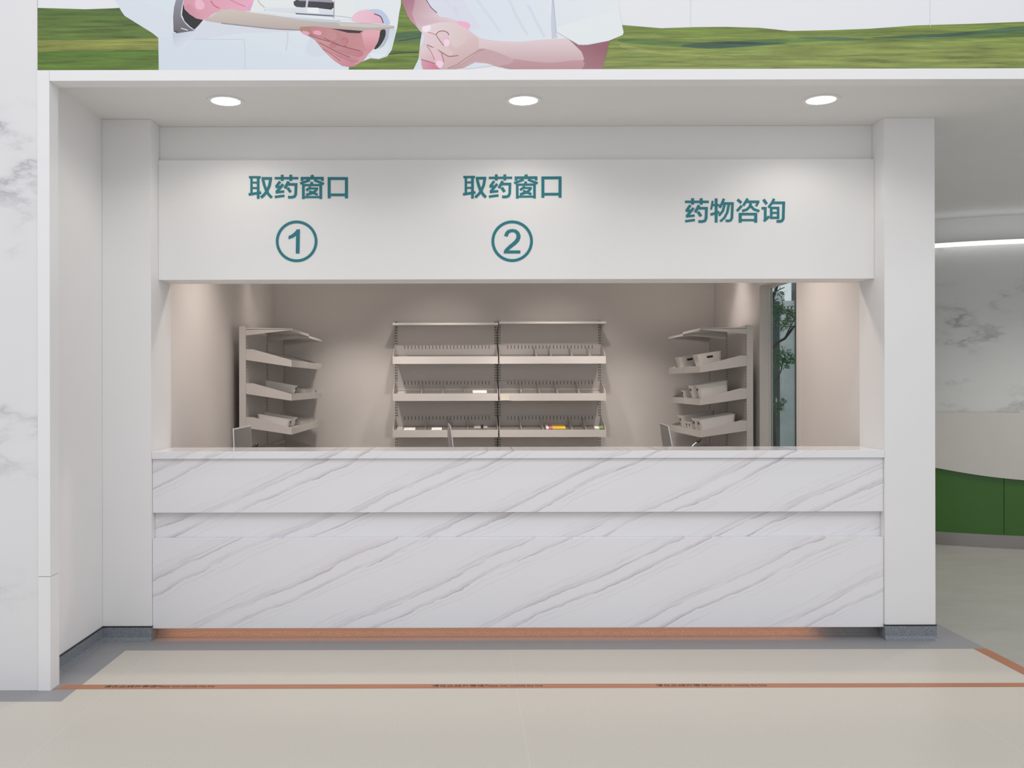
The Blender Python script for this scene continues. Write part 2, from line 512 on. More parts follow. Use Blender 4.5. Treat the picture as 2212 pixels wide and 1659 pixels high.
# coved skirtings
def skirting(name, *boxes):
    b = MB()
    for (x0, x1, y0, y1, side) in boxes:
        b.mi = 0; b.box(x0, x1, y0, y1, 0, 0.080)
        b.mi = 1; b.box(x0, x1, y0, y1, 0.0801, 0.087)
        b.mi = 0
        if side == 'y': b.prism([(y0, 0.0), (y0, 0.022), (y0 - 0.006, 0.008), (y0 - 0.022, 0.0008), (y0 - 0.022, 0)], 'x', x0, x1)
        elif side == 'x': b.prism([(x1, 0.0), (x1, 0.022), (x1 + 0.006, 0.008), (x1 + 0.022, 0.0008), (x1 + 0.022, 0)], 'y', y0, y1)
    return tag(b.build(name, [M['cove'], M['black']]), kind='structure')
skirting('baseboard_left', (-2.110, -2.102, 4.757, DC - 0.001, 'x'), (-2.102, XL + 0.002, DC - 0.008, DC - 0.0005, 'y'), (XL + 0.0003, XL + 0.0011, DC - 0.001, 5.654, 'n'))
skirting('baseboard_right', (XR - 0.0011, XR - 0.0003, DC - 0.001, 5.654, 'n'), (XR - 0.004, 2.765, DC - 0.008, DC - 0.0005, 'y'))

# ------------------------------------------------------------------ round drum, bulkhead and reception desk down the corridor
DXC, DYC = 5.885, 11.41
def arc_wall(mb, r0, r1, z0, z1, xa=4.27, xb=7.15, n=64, zfun=None):
    a0, a1 = math.asin((xa - DXC) / r1), math.asin((xb - DXC) / r1)
    rows = []
    for i in range(n + 1):
        a = a0 + (a1 - a0) * i / n
        zz0 = z0 if zfun is None else zfun(DXC + r1 * math.sin(a))
        pts = []
        for r, z in ((r1, zz0), (r1, z1), (r0, z1), (r0, zz0)):
            pts.append(mb.bm.verts.new((DXC + r * math.sin(a), DYC - r * math.cos(a), z)))
        rows.append(pts)
    for p, q in zip(rows, rows[1:]):
        for k in range(4):
            f = mb.face([p[k], q[k], q[(k + 1) % 4], p[(k + 1) % 4]], k in (0, 2))
    mb.face(rows[0]); mb.face(rows[-1][::-1])
    return mb
o = arc_wall(MB(), 2.75, 2.90, 0.0, 2.80).build('wall_drum', M['drum_marble']); tag(o, kind='structure')
o = arc_wall(MB(), 2.60, 2.76, 2.801, CZ - 0.001).build('trim_3', M['ceil']); tag(o, kind='structure')
o = arc_wall(MB(), 2.902, 3.0, 2.765, 2.793).build('curved_light_strip', M['led'])
tag(o, 'thin white curved light line along the top of the round marble wall', 'light strip')
desk = empty('reception_desk', (5.6, 8.6, 0))
tag(desk, 'curved reception desk with ivory band over green front and steel foot, beneath marble wall', 'desk')
def wave(x):
    # lower edge of the ivory band: falls in a long curve to one side
    t = (x - 4.383) / (5.036 - 4.383)
    return 0.712 - 0.085 * t - 0.012 * math.sin(math.pi * min(max(t, 0), 1)) if t < 1.6 else 0.576
arc_wall(MB(), 2.902, 3.06, 0.7, 1.228, zfun=wave).build('ivory_band', M['desk_white'], desk)
g = MB()
arc_wall(g, 2.902, 3.03, 0.125, 0.76, 4.27, 4.872, 24); arc_wall(g, 2.902, 3.03, 0.125, 0.76, 4.876, 7.15, 48)
g.build('green_front', M['green'], desk)
arc_wall(MB(), 2.902, 3.0, 0.0, 0.1245).build('plinth', M['steel'], desk)

# ------------------------------------------------------------------ counter
ct = empty('service_counter', (0, DC, 0))
tag(ct, 'white counter front with slanting lilac veins and glowing amber gap at its foot', 'counter')
x0, x1 = XL + 0.0012, XR - 0.0012
MB().box(x0, x1, 5.568, 5.60, 0.746, 1.0615).build('upper_panel', M['lam_up'], ct, 0.0015)
MB().box(x0, x1, 5.612, 5.63, 0.5957, 0.765).build('recessed_panel', M['lam_mid'], ct)
MB().prism([(5.565, 0.068), (5.583, 0.068), (5.583, 0.577), (5.63, 0.577), (5.63, 0.5955), (5.565, 0.5955)], 'x', x0, x1).build('lower_panel', M['lam_low'], ct, 0.002)
MB().box(x0, x1, 5.63, 5.85, 0.10, 1.06).build('carcass', M['frame'], ct)
b = MB()
b.prism([(5.655, 0.0), (5.655, 0.0), (5.628, 0.0008), (5.640, 0.005), (5.650, 0.018), (5.655, 0.03), (5.655, 0.0995), (5.70, 0.0995), (5.70, 0.0)][1:], 'x', x0, x1)
b.build('toe_kick', M['toe'], ct)
MB().box(x0 + 0.03, x1 - 0.36, 5.5835, 5.595, 0.083, 0.092).build('light_strip', M['amber'], ct)
l = area('toe_lamp', (0.16, 5.592, 0.081), (math.radians(30), 0, 0), 3.86, 0.010, 0.85, (1.0, 0.36, 0.15))
wt = MB().box(XL + 0.001, XR - 0.001, DC - 0.002, 5.905, 1.063, 1.107).build('worktop', M['lam_top'], None, 0.002)
tag(wt, 'long glossy white worktop with faint veins lying along the counter', 'worktop')

# ------------------------------------------------------------------ downlights in the niche ceiling
def downlight():
    r = empty('ceiling_downlight', (0, 0, CZ))
    MB().disc((0, 0), 0.078, 0.098, CZ - 0.006, CZ - 0.0002).build('trim_ring', M['frame'], r)
    MB().disc((0, 0), 0, 0.0775, CZ - 0.005, CZ - 0.0002).build('lamp_diffuser', M['lens'], r)
    return r
d0 = downlight()
tags = ['round lit downlight over the sign with number one', 'round lit downlight over the sign with number two',
        'round lit downlight over the sign without a number']
for i, (px, py) in enumerate(((489, 216), (1132, 216), (1775, 213))):
    o = d0 if i == 0 else copy_tree(d0)
    o.location = (X(px, 5.187), 5.187, CZ)
    tag(o, tags[i], 'downlight', 'downlights in the niche ceiling')
    spot('niche_lamp', (X(px, 5.187), 5.187, CZ - 0.02), 8, 150, 0.5, (1.0, 0.95, 0.87), 0.07)

# ------------------------------------------------------------------ lettering on the lintel
def ribbon(pts, w):
    pts = [Vector(p) for p in pts]
    L, R = [], []
    for i, p in enumerate(pts):
        if i == 0: t = (pts[1] - p).normalized(); n = Vector((-t.y, t.x)); k = 1
        elif i == len(pts) - 1: t = (p - pts[i - 1]).normalized(); n = Vector((-t.y, t.x)); k = 1
        else:
            t0, t1 = (p - pts[i - 1]).normalized(), (pts[i + 1] - p).normalized()
            n0, n1 = Vector((-t0.y, t0.x)), Vector((-t1.y, t1.x))
            n = (n0 + n1).normalized(); k = 1 / max(0.45, n.dot(n1))
        L.append(p + n * w / 2 * k); R.append(p - n * w / 2 * k)
    return L + R[::-1]

G = {}
G['qu'] = [([(252, 285), (420, 285)], 32), ([(288, 285), (288, 518)], 33), ([(384, 285), (384, 593)], 38), ([(288, 362), (384, 362)], 27),
           ([(288, 440), (384, 440)], 27), ([(247, 533), (427, 505)], 37), ([(433, 302), (582, 302)], 38),
           ([(452, 318), (470, 395), (500, 478), (535, 533), (578, 578)], 40), ([(561, 318), (545, 405), (508, 488), (470, 535), (424, 577)], 40)]
G['yao'] = [([(620, 299), (958, 299)], 34), ([(728, 250), (728, 337)], 40), ([(851, 250), (851, 337)], 40), ([(697, 346), (640, 422)], 38),
            ([(630, 425), (700, 421)], 31), ([(742, 385), (645, 498)], 38), ([(634, 502), (756, 489)], 34), ([(622, 568), (760, 550)], 34),
            ([(820, 346), (765, 445)], 40), ([(800, 388), (945, 388)], 36), ([(926, 388), (921, 525), (905, 560), (868, 572), (812, 571)], 38),
            ([(806, 437), (848, 500)], 40)]
G['chuang'] = [([(1153, 254), (1165, 290)], 44), ([(993, 299), (1322, 299)], 37), ([(1012, 299), (1012, 338)], 38), ([(1303, 299), (1303, 338)], 38),
               ([(1125, 326), (985, 376)], 34), ([(1186, 326), (1326, 382)], 34), ([(1156, 354), (1143, 398)], 38), ([(1012, 398), (1300, 398)], 30),
               ([(1031, 392), (1031, 597)], 38), ([(1280, 392), (1280, 597)], 38), ([(1031, 570), (1280, 570)], 29),
               ([(1140, 424), (1072, 477)], 34), ([(1118, 446), (1242, 446)], 27), ([(1228, 445), (1205, 480), (1160, 512), (1070, 538)], 34),
               ([(1115, 486), (1235, 536)], 33)]
G['kou'] = [([(1401, 285), (1401, 588)], 42), ([(1380, 304), (1670, 304)], 40), ([(1649, 285), (1649, 588)], 42), ([(1401, 538), (1649, 538)], 38)]
G['wu'] = [([(732, 250), (722, 320), (708, 390)], 30), ([(715, 318), (838, 318)], 34), ([(788, 212), (788, 596)], 43), ([(699, 470), (838, 428)], 40),
           ([(913, 217), (880, 295), (845, 360)], 40), ([(872, 291), (1068, 291)], 38), ([(1048, 291), (1039, 525), (1020, 560), (985, 569), (940, 567)], 40),
           ([(925, 308), (895, 410), (835, 487)], 38), ([(990, 308), (965, 435), (920, 520), (855, 577)], 38)]
G['zi'] = [([(1128, 230), (1190, 282)], 42), ([(1196, 328), (1120, 412)], 42), ([(1290, 214), (1220, 328)], 40), ([(1262, 265), (1475, 265)], 40),
           ([(1460, 268), (1424, 336)], 36), ([(1341, 290), (1322, 345), (1275, 390), (1203, 412)], 40), ([(1338, 330), (1390, 385), (1476, 416)], 38),
           ([(1150, 461), (1442, 461)], 40), ([(1171, 450), (1171, 597)], 46), ([(1418, 450), (1418, 597)], 46), ([(1171, 557), (1418, 557)], 34)]
G['xun'] = [([(1542, 228), (1594, 302)], 44), ([(1512, 368), (1592, 368)], 40), ([(1570, 368), (1570, 560)], 42), ([(1548, 574), (1633, 498)], 40),
            ([(1712, 218), (1672, 290), (1622, 356)], 40), ([(1672, 281), (1885, 281)], 40), ([(1863, 281), (1856, 535), (1835, 568), (1800, 577), (1750, 574)], 43),
            ([(1665, 345), (1665, 538)], 38), ([(1775, 345), (1775, 538)], 38), ([(1665, 363), (1775, 363)], 36), ([(1665, 440), (1775, 440)], 32), ([(1665, 520), (1775, 520)], 36)]
ONE = [(938, 1032), (982, 1032), (976, 1378), (923, 1378), (927, 1118), (905, 1138), (875, 1156), (818, 1173), (820, 1128), (862, 1108), (898, 1080), (922, 1056)]
TWO = [(790, 1125), (805, 1080), (835, 1045), (880, 1030), (920, 1028), (970, 1040), (1005, 1072), (1025, 1120), (1022, 1160), (1005, 1200), (970, 1240), (920, 1280),
       (880, 1310), (855, 1335), (1022, 1335), (1022, 1377), (785, 1377), (785, 1345), (810, 1308), (860, 1260), (910, 1220), (945, 1185), (965, 1150), (967, 1115),
       (950, 1085), (925, 1073), (895, 1072), (865, 1085), (848, 1110), (840, 1137)]

def sign(name, origin, scale, chars, label, numeral=None, ring=None):
    d = DL
    k = d / F
    def W(p):
        px, py = U(origin[0] + p[0] / scale, origin[1] + p[1] / scale)
        return X(px, d), Z(py, d)
    c = W((960, 430))
    root = empty(name, (c[0], d, c[1]))
    tag(root, label, 'lettering', 'teal lettering on the lintel')
    for key, fn in chars:
        b = MB()
        for i, (pts, w) in enumerate(G[key]):
            b.prism([W(q) for q in ribbon([fn(p) for p in pts], w * fn.__defaults__[0])], 'y', d - 0.003 - 0.00004 * i, d - 0.0003)
        b.build('character', M['teal'], root)
    if numeral:
        MB().prism([W(p) for p in numeral], 'y', d - 0.003, d - 0.0003).build('numeral', M['teal'], root)
        cx, cy, ro, ri = ring
        b = MB()
        n = 72
        rows = []
        for i in range(n):
            a = 2 * math.pi * i / n
            o_, i_ = W((cx + ro * math.cos(a), cy + ro * math.sin(a))), W((cx + ri * math.cos(a), cy + ri * math.sin(a)))
            rows.append([b.bm.verts.new((q[0], y, q[1])) for q in (o_, i_) for y in (d - 0.003, d - 0.0003)])
        for i in range(n):
            p, q = rows[i], rows[(i + 1) % n]
            for a_, b_ in ((0, 2), (2, 3), (3, 1), (1, 0)):
                b.face([p[a_], p[b_], q[b_], q[a_]])
        b.build('ring', M['teal'], root)
    return root
idf = lambda p, s=1.0: p
def f2(p, s=0.995): return (206 + (p[0] - 252) * 0.991, p[1] - 2 + (p[0] - 252) * -0.006)
def fyao(p, s=1.12): return (293 + (p[0] - 620) * 1.114, 266 + (p[1] - 299) * 1.15)
sign('window_lettering', (500, 340), 6.637, [('qu', idf), ('yao', idf), ('chuang', idf), ('kou', idf)],
     'teal Chinese lettering above a circled numeral one', ONE, (935, 1204, 298, 259))
sign('window_lettering', (970, 340), 6.637, [('qu', f2), ('yao', f2), ('chuang', f2), ('kou', f2)],
     'teal Chinese lettering above a circled numeral two', TWO, (905, 1202, 297, 257))
sign('window_lettering', (1440, 400), 7.373, [('yao', fyao), ('wu', idf), ('zi', idf), ('xun', idf)],
     'teal Chinese lettering of four characters with no numeral below')

# ------------------------------------------------------------------ orange waiting line on the floor
def text_mesh(body, x, y, z, wx, wy, name, mat, parent):
    c = bpy.data.curves.new('print', 'FONT')
    c.body = body
    c.resolution_u = 3
    o = bpy.data.objects.new('print', c)
    COL.objects.link(o)
    bpy.context.view_layer.update()
    dg = bpy.context.evaluated_depsgraph_get()
    me = bpy.data.meshes.new_from_object(o.evaluated_get(dg))
    bpy.data.objects.remove(o)
    xs = [v.co.x for v in me.vertices]; ys = [v.co.y for v in me.vertices]
    sx_, sy_ = wx / (max(xs) - min(xs)), wy / (max(ys) - min(ys))
    for v in me.vertices:
        v.co = ((v.co.x - min(xs)) * sx_ + x - parent.location.x, (v.co.y - min(ys)) * sy_ + y - parent.location.y, z - parent.location.z)
    me.materials.clear(); me.materials.append(mat)
    t = bpy.data.objects.new(name, me)
    COL.objects.link(t)
    t.parent = parent
    return t
TY0, TY1 = 4.672, 4.738
tp = empty('waiting_line', (0.4, 4.70, 0))
tag(tp, 'orange waiting line printed with black text, running along the counter', 'floor tape', 'orange floor tape')
MB().prism([(XP1 + 0.002, TY0), (2.95, TY0 + 0.006), (2.95, TY1), (XP1 + 0.05, TY1)], 'z', 0.0002, 0.0012).build('tape', M['tape'], tp)
for px in (222, 932, 1417):
    d = 4.695
    text_mesh('请在此线外等候', X(px, d), 4.692, 0.0017, 113 * d / F, 0.036, 'print', M['ink'], tp)
    text_mesh('Please wait outside the line', X(px + 115, d), 4.696, 0.0017, 124 * d / F, 0.028, 'print', M['ink'], tp)
o = MB().box(2.876, 2.951, 2.0, 5.352, 0.0002, 0.0011)
o.bm.normal_update()
b2 = o.build('floor_tape', M['tape'])
tag(b2, 'plain orange tape running away from the counter, between beige and grey flooring', 'floor tape', 'orange floor tape')

# ------------------------------------------------------------------ printed mural above the niche
def srgb(c):
    return tuple(((v / 255) / 12.92 if v / 255 <= 0.04045 else ((v / 255 + 0.055) / 1.055) ** 2.4) for v in c)
DM = 4.6545
class Print:
    def __init__(s):
        s.bm = bmesh.new(); s.col = s.bm.loops.layers.float_color.new('Col'); s.n = 0
    def poly(s, pts, c0, c1=None, p0=None, p1=None, smooth=0, mi=0):
        """pts in photo pixels; colour runs linearly from c0 at p0 to c1 at p1"""
        if smooth: pts = spline(pts, smooth)
        s.n += 1
        y = DM - 0.00002 * s.n
        vs = []
        for p in pts:
            q = U(*p)
            vs.append(s.bm.verts.new((X(q[0], DM), y, max(Z(q[1], DM), 3.0415))))
        a = srgb(c0); b = srgb(c1) if c1 else a
        for t in tessellate_polygon([[Vector((p[0], p[1], 0)) for p in pts]]):
            try: f = s.bm.faces.new([vs[i] for i in t])
            except ValueError: continue
            f.material_index = mi
            for l_, i in zip(f.loops, t):
                w = 0.0
                if c1:
                    dx, dy = p1[0] - p0[0], p1[1] - p0[1]
                    w = ((pts[i][0] - p0[0]) * dx + (pts[i][1] - p0[1]) * dy) / (dx * dx + dy * dy)
                    w = min(max(w, 0), 1)
                l_[s.col] = (*[a[k] + (b[k] - a[k]) * w for k in range(3)], 1)
    def line(s, pts, w, c, smooth=4):
        if smooth and len(pts) > 2: pts = spline_open(pts, smooth)
        s.poly(ribbon(pts, w), c)
def cr(p0, p1, p2, p3, t):
    return tuple(0.5 * (2 * p1[i] + (p2[i] - p0[i]) * t + (2 * p0[i] - 5 * p1[i] + 4 * p2[i] - p3[i]) * t * t + (3 * p1[i] - p0[i] - 3 * p2[i] + p3[i]) * t ** 3) for i in (0, 1))
def spline(p, n):
    m = len(p)
    return [cr(p[i - 1], p[i], p[(i + 1) % m], p[(i + 2) % m], k / n) for i in range(m) for k in range(n)]
def spline_open(p, n):
    q = [p[0]] + list(p) + [p[-1]]
    return [cr(q[i - 1], q[i], q[i + 1], q[i + 2], k / n) for i in range(1, len(q) - 2) for k in range(n)] + [tuple(p[-1])]
P = Print()
T, B = -330, 153                                   # top (beyond the picture) and bottom edge in photo pixels
P.poly([(81.5, T), (2900, T), (2900, B), (81.5, B)], (231, 233, 236))                           # pale sky
# fields
P.poly([(81.5, 17), (120, 18), (185, 20), (240, 18), (275, 16), (420, 14), (520, 20), (520, B), (81.5, B)], (84, 112, 40), (112, 138, 52), (200, 20), (200, 100), mi=1)
P.poly([(81.5, 88), (200, 86), (345, 82), (345, 108), (200, 108), (81.5, 111)], (140, 148, 66), mi=1)
P.poly([(81.5, 112), (345, 108), (345, B), (81.5, B)], (84, 118, 34), (96, 126, 40), (100, 112), (100, B), mi=1)
P.poly([(740, 0), (910, 0), (930, B), (740, B)], (112, 138, 52), mi=1)
P.poly([(840, 72), (912, 66), (912, 88), (840, 90)], (70, 104, 66), mi=1)
P.line([(838, 117), (870, 114), (905, 113)], 2.4, (36, 60, 34))
P.line([(860, 88), (885, 85), (912, 80)], 2.0, (40, 66, 58))
P.poly([(1300, 50), (1345, 54), (1428, 61), (1500, 58.5), (1570, 58), (1640, 60), (1708, 67), (1800, 65), (1880, 62), (1975, 55), (2009, 54), (2110, 51), (2212, 47), (2900, 20), (2900, B), (1300, B)],
       (118, 140, 56), (140, 154, 78), (1600, 60), (1600, 150), mi=1)
P.poly([(1345, 82), (1440, 88), (1540, 92), (1660, 84), (1760, 82), (1890, 84), (2000, 80), (2110, 66), (2212, 58), (2500, 48), (2500, 66), (2212, 80), (2050, 84), (1900, 86), (1760, 90), (1640, 98), (1540, 104), (1440, 100), (1345, 92)],
       (92, 122, 58), smooth=3, mi=1)
P.poly([(1470, 98), (1550, 90), (1640, 91), (1700, 93), (1640, 99), (1530, 105)], (60, 94, 70), smooth=4, mi=1)
P.poly([(1545, 93), (1600, 90), (1655, 94), (1600, 96)], (42, 76, 70), smooth=4, mi=1)
P.poly([(1720, 82), (1800, 80), (1868, 84), (1800, 87)], (76, 108, 76), smooth=4, mi=1)
P.poly([(1880, 82), (1970, 76), (2080, 70), (2212, 56), (2300, 54), (2212, 66), (2080, 77), (1980, 82)], (70, 102, 70), smooth=4, mi=1)
P.poly([(2000, 79), (2060, 74), (2110, 72), (2060, 78)], (52, 84, 78), smooth=4, mi=1)
P.poly([(1345, 95), (1420, 112), (1500, 118), (1600, 124), (1500, 122), (1400, 114), (1345, 104)], (154, 162, 88), smooth=3, mi=1)
# white coat
P.poly([(180, T), (870, T), (866, 10), (862, 30), (858, 60), (852, 84), (846, 108), (836, 122), (818, 128), (800, 126), (754, 145), (753, B), (343, B), (342, 82), (330, 72), (308, 58), (285, 44), (269, 34), (262, 24), (255, 10), (249, 0), (230, -60)],
       (226, 233, 235), (212, 223, 233), (600, 0), (560, 150))
P.poly([(400, 60), (470, 45), (560, 60), (640, 68), (520, 72), (430, 84)], (214, 220, 229), smooth=4)
P.poly([(249, 0), (300, 0), (370, 30), (373, 76), (345, 82), (330, 72), (285, 44), (262, 24)], (218, 225, 233))
P.poly([(690, 60), (750, 70), (700, 120), (660, 110)], (213, 221, 231), smooth=4)
P.line([(417, 84), (460, 85.5), (527, 85), (529, 100), (529, 150)], 1.3, (196, 206, 216), smooth=0)
P.line([(620, 66), (622, 80), (618, 110)], 3.0, (206, 215, 226))
# sleeve folds and shirt cuff
P.poly([(373, 70), (383, 72), (400, 68), (422, 66), (416, 84), (405, 100), (392, 107), (377, 107), (375, 92), (373, 80)], (192, 204, 219), (222, 229, 236), (376, 72), (400, 106))
P.poly([(380, 0), (397, 0), (394, 18), (391, 34), (397, 46), (408, 58), (421, 66), (383, 72), (375, 68), (374, 36), (376, 16)], (140, 140, 152), (104, 98, 104), (386, 0), (392, 66))
P.poly([(374, 66), (384, 68), (382, 72)], (52, 48, 52))
P.line([(397, 0), (393, 18), (391.5, 33), (398, 46), (409, 58), (420, 65)], 1.6, (214, 216, 224))
P.line([(391, 61), (406, 65.5)], 2.2, (206, 218, 230), smooth=0)
P.poly([(396, 8), (393, 32), (399, 46), (410, 57), (420, 64), (428, 56), (440, 42), (430, 40), (414, 30), (402, 18)], (14, 12, 18))
# writing hand
P.poly([(398, -6), (396, 8), (399, 20), (410, 31), (424, 40), (438, 43), (448, 40), (456, 33), (464, 28), (480, 22), (520, 24), (548, 24), (552, 20), (550, 10), (556, 0), (552, -30), (470, -60), (410, -40)],
       (216, 152, 166), (234, 172, 196), (410, 10), (545, 12))
P.poly([(400, 14), (412, 30), (426, 40), (440, 42), (450, 38), (440, 30), (424, 22), (410, 10)], (204, 140, 158), (222, 160, 178), (408, 30), (440, 20), smooth=3)
P.poly([(422, 2), (434, 0), (442, 10), (438, 20), (424, 18)], (236, 184, 202), smooth=4)
P.line([(416, 0), (417, 10), (424, 20), (436, 26)], 2.0, (214, 160, 182))
P.line([(455, 2), (463, 12), (474, 18)], 2.6, (196, 110, 140))
P.line([(498, 0), (514, 8), (530, 14)], 2.0, (206, 126, 160))
P.poly([(536, 14), (548, 6), (553, 14), (546, 22), (536, 22)], (222, 166, 206), smooth=4)
P.poly([(543, 20), (547, 17), (549, 22), (545, 25)], (226, 130, 180), smooth=3)
# clipboard: sheet, clip, board
P.poly([(556, -20), (768, -20), (768, 40), (720, 44), (560, 26), (540, 26)], (228, 233, 232))
P.line([(557, 0), (562, 8), (572, 17)], 1.6, (178, 168, 160))
P.line([(570, 22), (620, 23), (680, 30), (722, 34), (770, 40)], 1.6, (176, 186, 198))
P.poly([(634, 4), (640, 0), (716, 0), (722, 8), (722, 16), (714, 22), (690, 21), (660, 17), (640, 15), (635, 11)], (58, 56, 66), (36, 34, 42), (680, 0), (690, 22))
P.poly([(640, -3), (716, -3), (718, 6), (690, 4), (646, 2)], (150, 152, 160))
P.poly([(662, -4), (667, -4), (664, 17), (660, 16)], (200, 206, 212))
P.poly([(570, 16), (620, 17), (664, 16), (690, 18), (722, 22), (722, 38), (690, 35), (640, 30), (575, 24)], (220, 226, 232), (208, 216, 224), (640, 18), (640, 36))
P.poly([(664, 16), (688, 17), (690, 29), (664, 27)], (236, 240, 240))
P.poly([(637, 28), (720, 33), (720, 36), (640, 31)], (96, 98, 116))
P.line([(722, 2), (721, 40)], 1.8, (148, 150, 158), smooth=0)
P.poly([(452, 38), (466, 29), (478, 21), (500, 19), (520, 23), (548, 28), (590, 33), (630, 39), (660, 43), (700, 47), (735, 48), (790, 50), (826, 53), (853, 57), (850, 61), (826, 66), (780, 67), (730, 63), (660, 58), (650, 64), (600, 62), (560, 58), (510, 53), (470, 49), (440, 44)],
       (206, 194, 184), (186, 172, 166), (560, 26), (560, 62))
P.poly([(730, 49), (790, 51), (826, 54), (850, 58), (800, 60), (735, 56)], (204, 198, 192))
P.line([(478, 50), (540, 57), (600, 63), (650, 65)], 2.2, (150, 140, 146))
P.poly([(600, 35), (660, 40), (735, 44), (735, 49), (690, 47), (640, 42)], (196, 206, 216))
# holding hand
P.poly([(760, 44), (764, 32), (776, 24), (792, 21), (808, 24), (822, 34), (830, 50), (812, 50), (780, 49)], (236, 196, 208), (230, 178, 196), (776, 24), (820, 48), smooth=4)
P.poly([(796, 22), (812, 20), (826, 24), (838, 38), (842, 52), (830, 51), (824, 36), (812, 28)], (186, 202, 226), smooth=3)
P.line([(808, 30), (822, 36), (828, 50)], 2.0, (40, 36, 50))
P.poly([(647, 64), (650, 58), (680, 57), (730, 62), (784, 67), (820, 67), (822, 72), (818, 88), (808, 104), (796, 116), (786, 130), (774, 138), (764, 144), (750, 142), (740, 143), (724, 132), (708, 118), (698, 108), (690, 98), (680, 86), (668, 79), (652, 71)],
       (184, 132, 132), (214, 150, 160), (730, 62), (750, 143))
P.poly([(652, 66), (676, 60), (716, 66), (752, 80), (790, 92), (800, 104), (784, 110), (744, 101), (700, 84), (664, 75)], (178, 124, 120), (202, 140, 142), (700, 62), (770, 108), smooth=3)
P.poly([(668, 77), (700, 84), (744, 101), (784, 111), (776, 124), (740, 115), (704, 100), (684, 88)], (204, 148, 148), (190, 126, 132), (720, 90), (728, 112), smooth=3)
P.poly([(690, 93), (704, 100), (740, 115), (774, 125), (768, 136), (738, 126), (712, 114), (696, 104)], (202, 144, 148), (182, 120, 128), (738, 114), (734, 127), smooth=3)
P.poly([(698, 106), (738, 127), (766, 137), (762, 144), (745, 143), (722, 131)], (218, 154, 164), (200, 132, 144), (725, 120), (740, 143), smooth=3)
P.poly([(784, 68), (822, 67), (818, 88), (806, 106), (794, 112), (786, 94)], (226, 170, 178), (210, 138, 150), (800, 72), (800, 110), smooth=4)
P.poly([(716, 62), (784, 67), (776, 72), (752, 71)], (48, 26, 36))
P.poly([(648, 60), (668, 58), (672, 66), (668, 76), (652, 70)], (176, 130, 118), smooth=3)
P.poly([(674, 60), (700, 59), (720, 66), (728, 78), (720, 88), (700, 82), (684, 76), (673, 70)], (190, 130, 134), (200, 140, 144), (680, 62), (720, 86), smooth=3)
P.poly([(651, 70), (656, 67), (668, 70), (666, 76), (657, 74)], (232, 160, 186), smooth=3)
P.poly([(676, 69), (684, 66), (694, 69), (692, 76), (680, 74)], (234, 164, 188), smooth=3)
P.line([(668, 76), (690, 84), (720, 92), (740, 100), (778, 110)], 2.0, (146, 88, 98))
P.line([(690, 92), (712, 104), (732, 114), (756, 124)], 1.8, (150, 92, 102))
P.line([(698, 106), (714, 116), (736, 132)], 1.6, (156, 96, 106))
P.line([(700, 82), (728, 97), (748, 100)], 1.8, (150, 92, 102))
P.poly([(736, 84), (744, 81), (752, 86), (748, 95), (738, 94)], (196, 124, 132), smooth=4)
P.line([(737, 86), (744, 83), (751, 88), (748, 95)], 1.4, (170, 100, 110))
P.poly([(712, 97), (720, 93), (727, 98), (722, 104), (714, 103)], (192, 122, 130), smooth=4)
P.line([(713, 97), (720, 94), (726, 99)], 1.3, (166, 98, 108))
# watch and cuff on the holding arm
P.poly([(822, 66), (832, 64), (833, 76), (826, 92), (816, 104), (808, 106), (816, 92), (820, 78)], (22, 20, 24), smooth=2)
P.poly([(832, 62), (842, 62), (842, 80), (835, 104), (824, 116), (808, 112), (796, 118), (806, 126), (820, 127), (834, 120), (846, 96), (854, 62)], (206, 216, 228), (226, 234, 240), (834, 66), (824, 124))
P.poly([(834, 62), (841, 63), (839, 82), (830, 98), (818, 106), (828, 92), (833, 76)], (176, 186, 204))
# second person: tunic
P.poly([(868, T), (1330, T), (1336, 20), (1347, 72), (1340, 78), (1316, 88), (1254, 96), (1180, 100), (1080, 140), (1000, B), (893, B), (904, 128), (908, 90), (912, 66), (908, 40), (890, -20)],
       (228, 234, 236), (216, 224, 236), (1250, 40), (930, 120))
P.poly([(922, 0), (1000, 0), (1040, 60), (1010, 70), (975, 48), (950, 36), (932, 16)], (218, 222, 233))
for q in ([(962, 0), (985, 30), (1000, 50)], [(1030, 0), (1060, 40), (1080, 70)], [(1100, 0), (1118, 40), (1140, 76)], [(1140, 10), (1160, 50), (1176, 80)]):
    P.line(q, 6, (214, 220, 232))
P.line([(984, 16), (990, 20), (990, 25), (985, 26), (982, 21), (984, 16)], 1.2, (206, 212, 220))
P.poly([(1192, 0), (1197, 0), (1201, 60), (1204, 82), (1192, 84), (1190, 50)], (200, 206, 220), smooth=0)
P.line([(1194, 0), (1199, 40), (1201, 72)], 1.6, (176, 184, 204))
# far forearm
P.poly([(868, -30), (920, -30), (922, 4), (930, 16), (942, 26), (950, 36), (968, 38), (985, 44), (1000, 47), (1012, 50), (1015, 56), (1010, 64), (980, 80), (930, 80), (910, 70), (900, 58), (886, 44), (876, 24), (870, 6)],
       (186, 138, 150), (226, 206, 212), (880, 0), (950, 50), smooth=3)
P.poly([(869, 0), (896, 0), (890, 30), (900, 56), (886, 44), (876, 24)], (172, 116, 132), (196, 146, 156), (872, 8), (898, 50), smooth=2)
P.line([(921, 0), (931, 16), (944, 28)], 2.0, (120, 92, 120))
P.poly([(988, 47), (1008, 48), (1016, 55), (1010, 64), (996, 60)], (240, 176, 204), smooth=4)
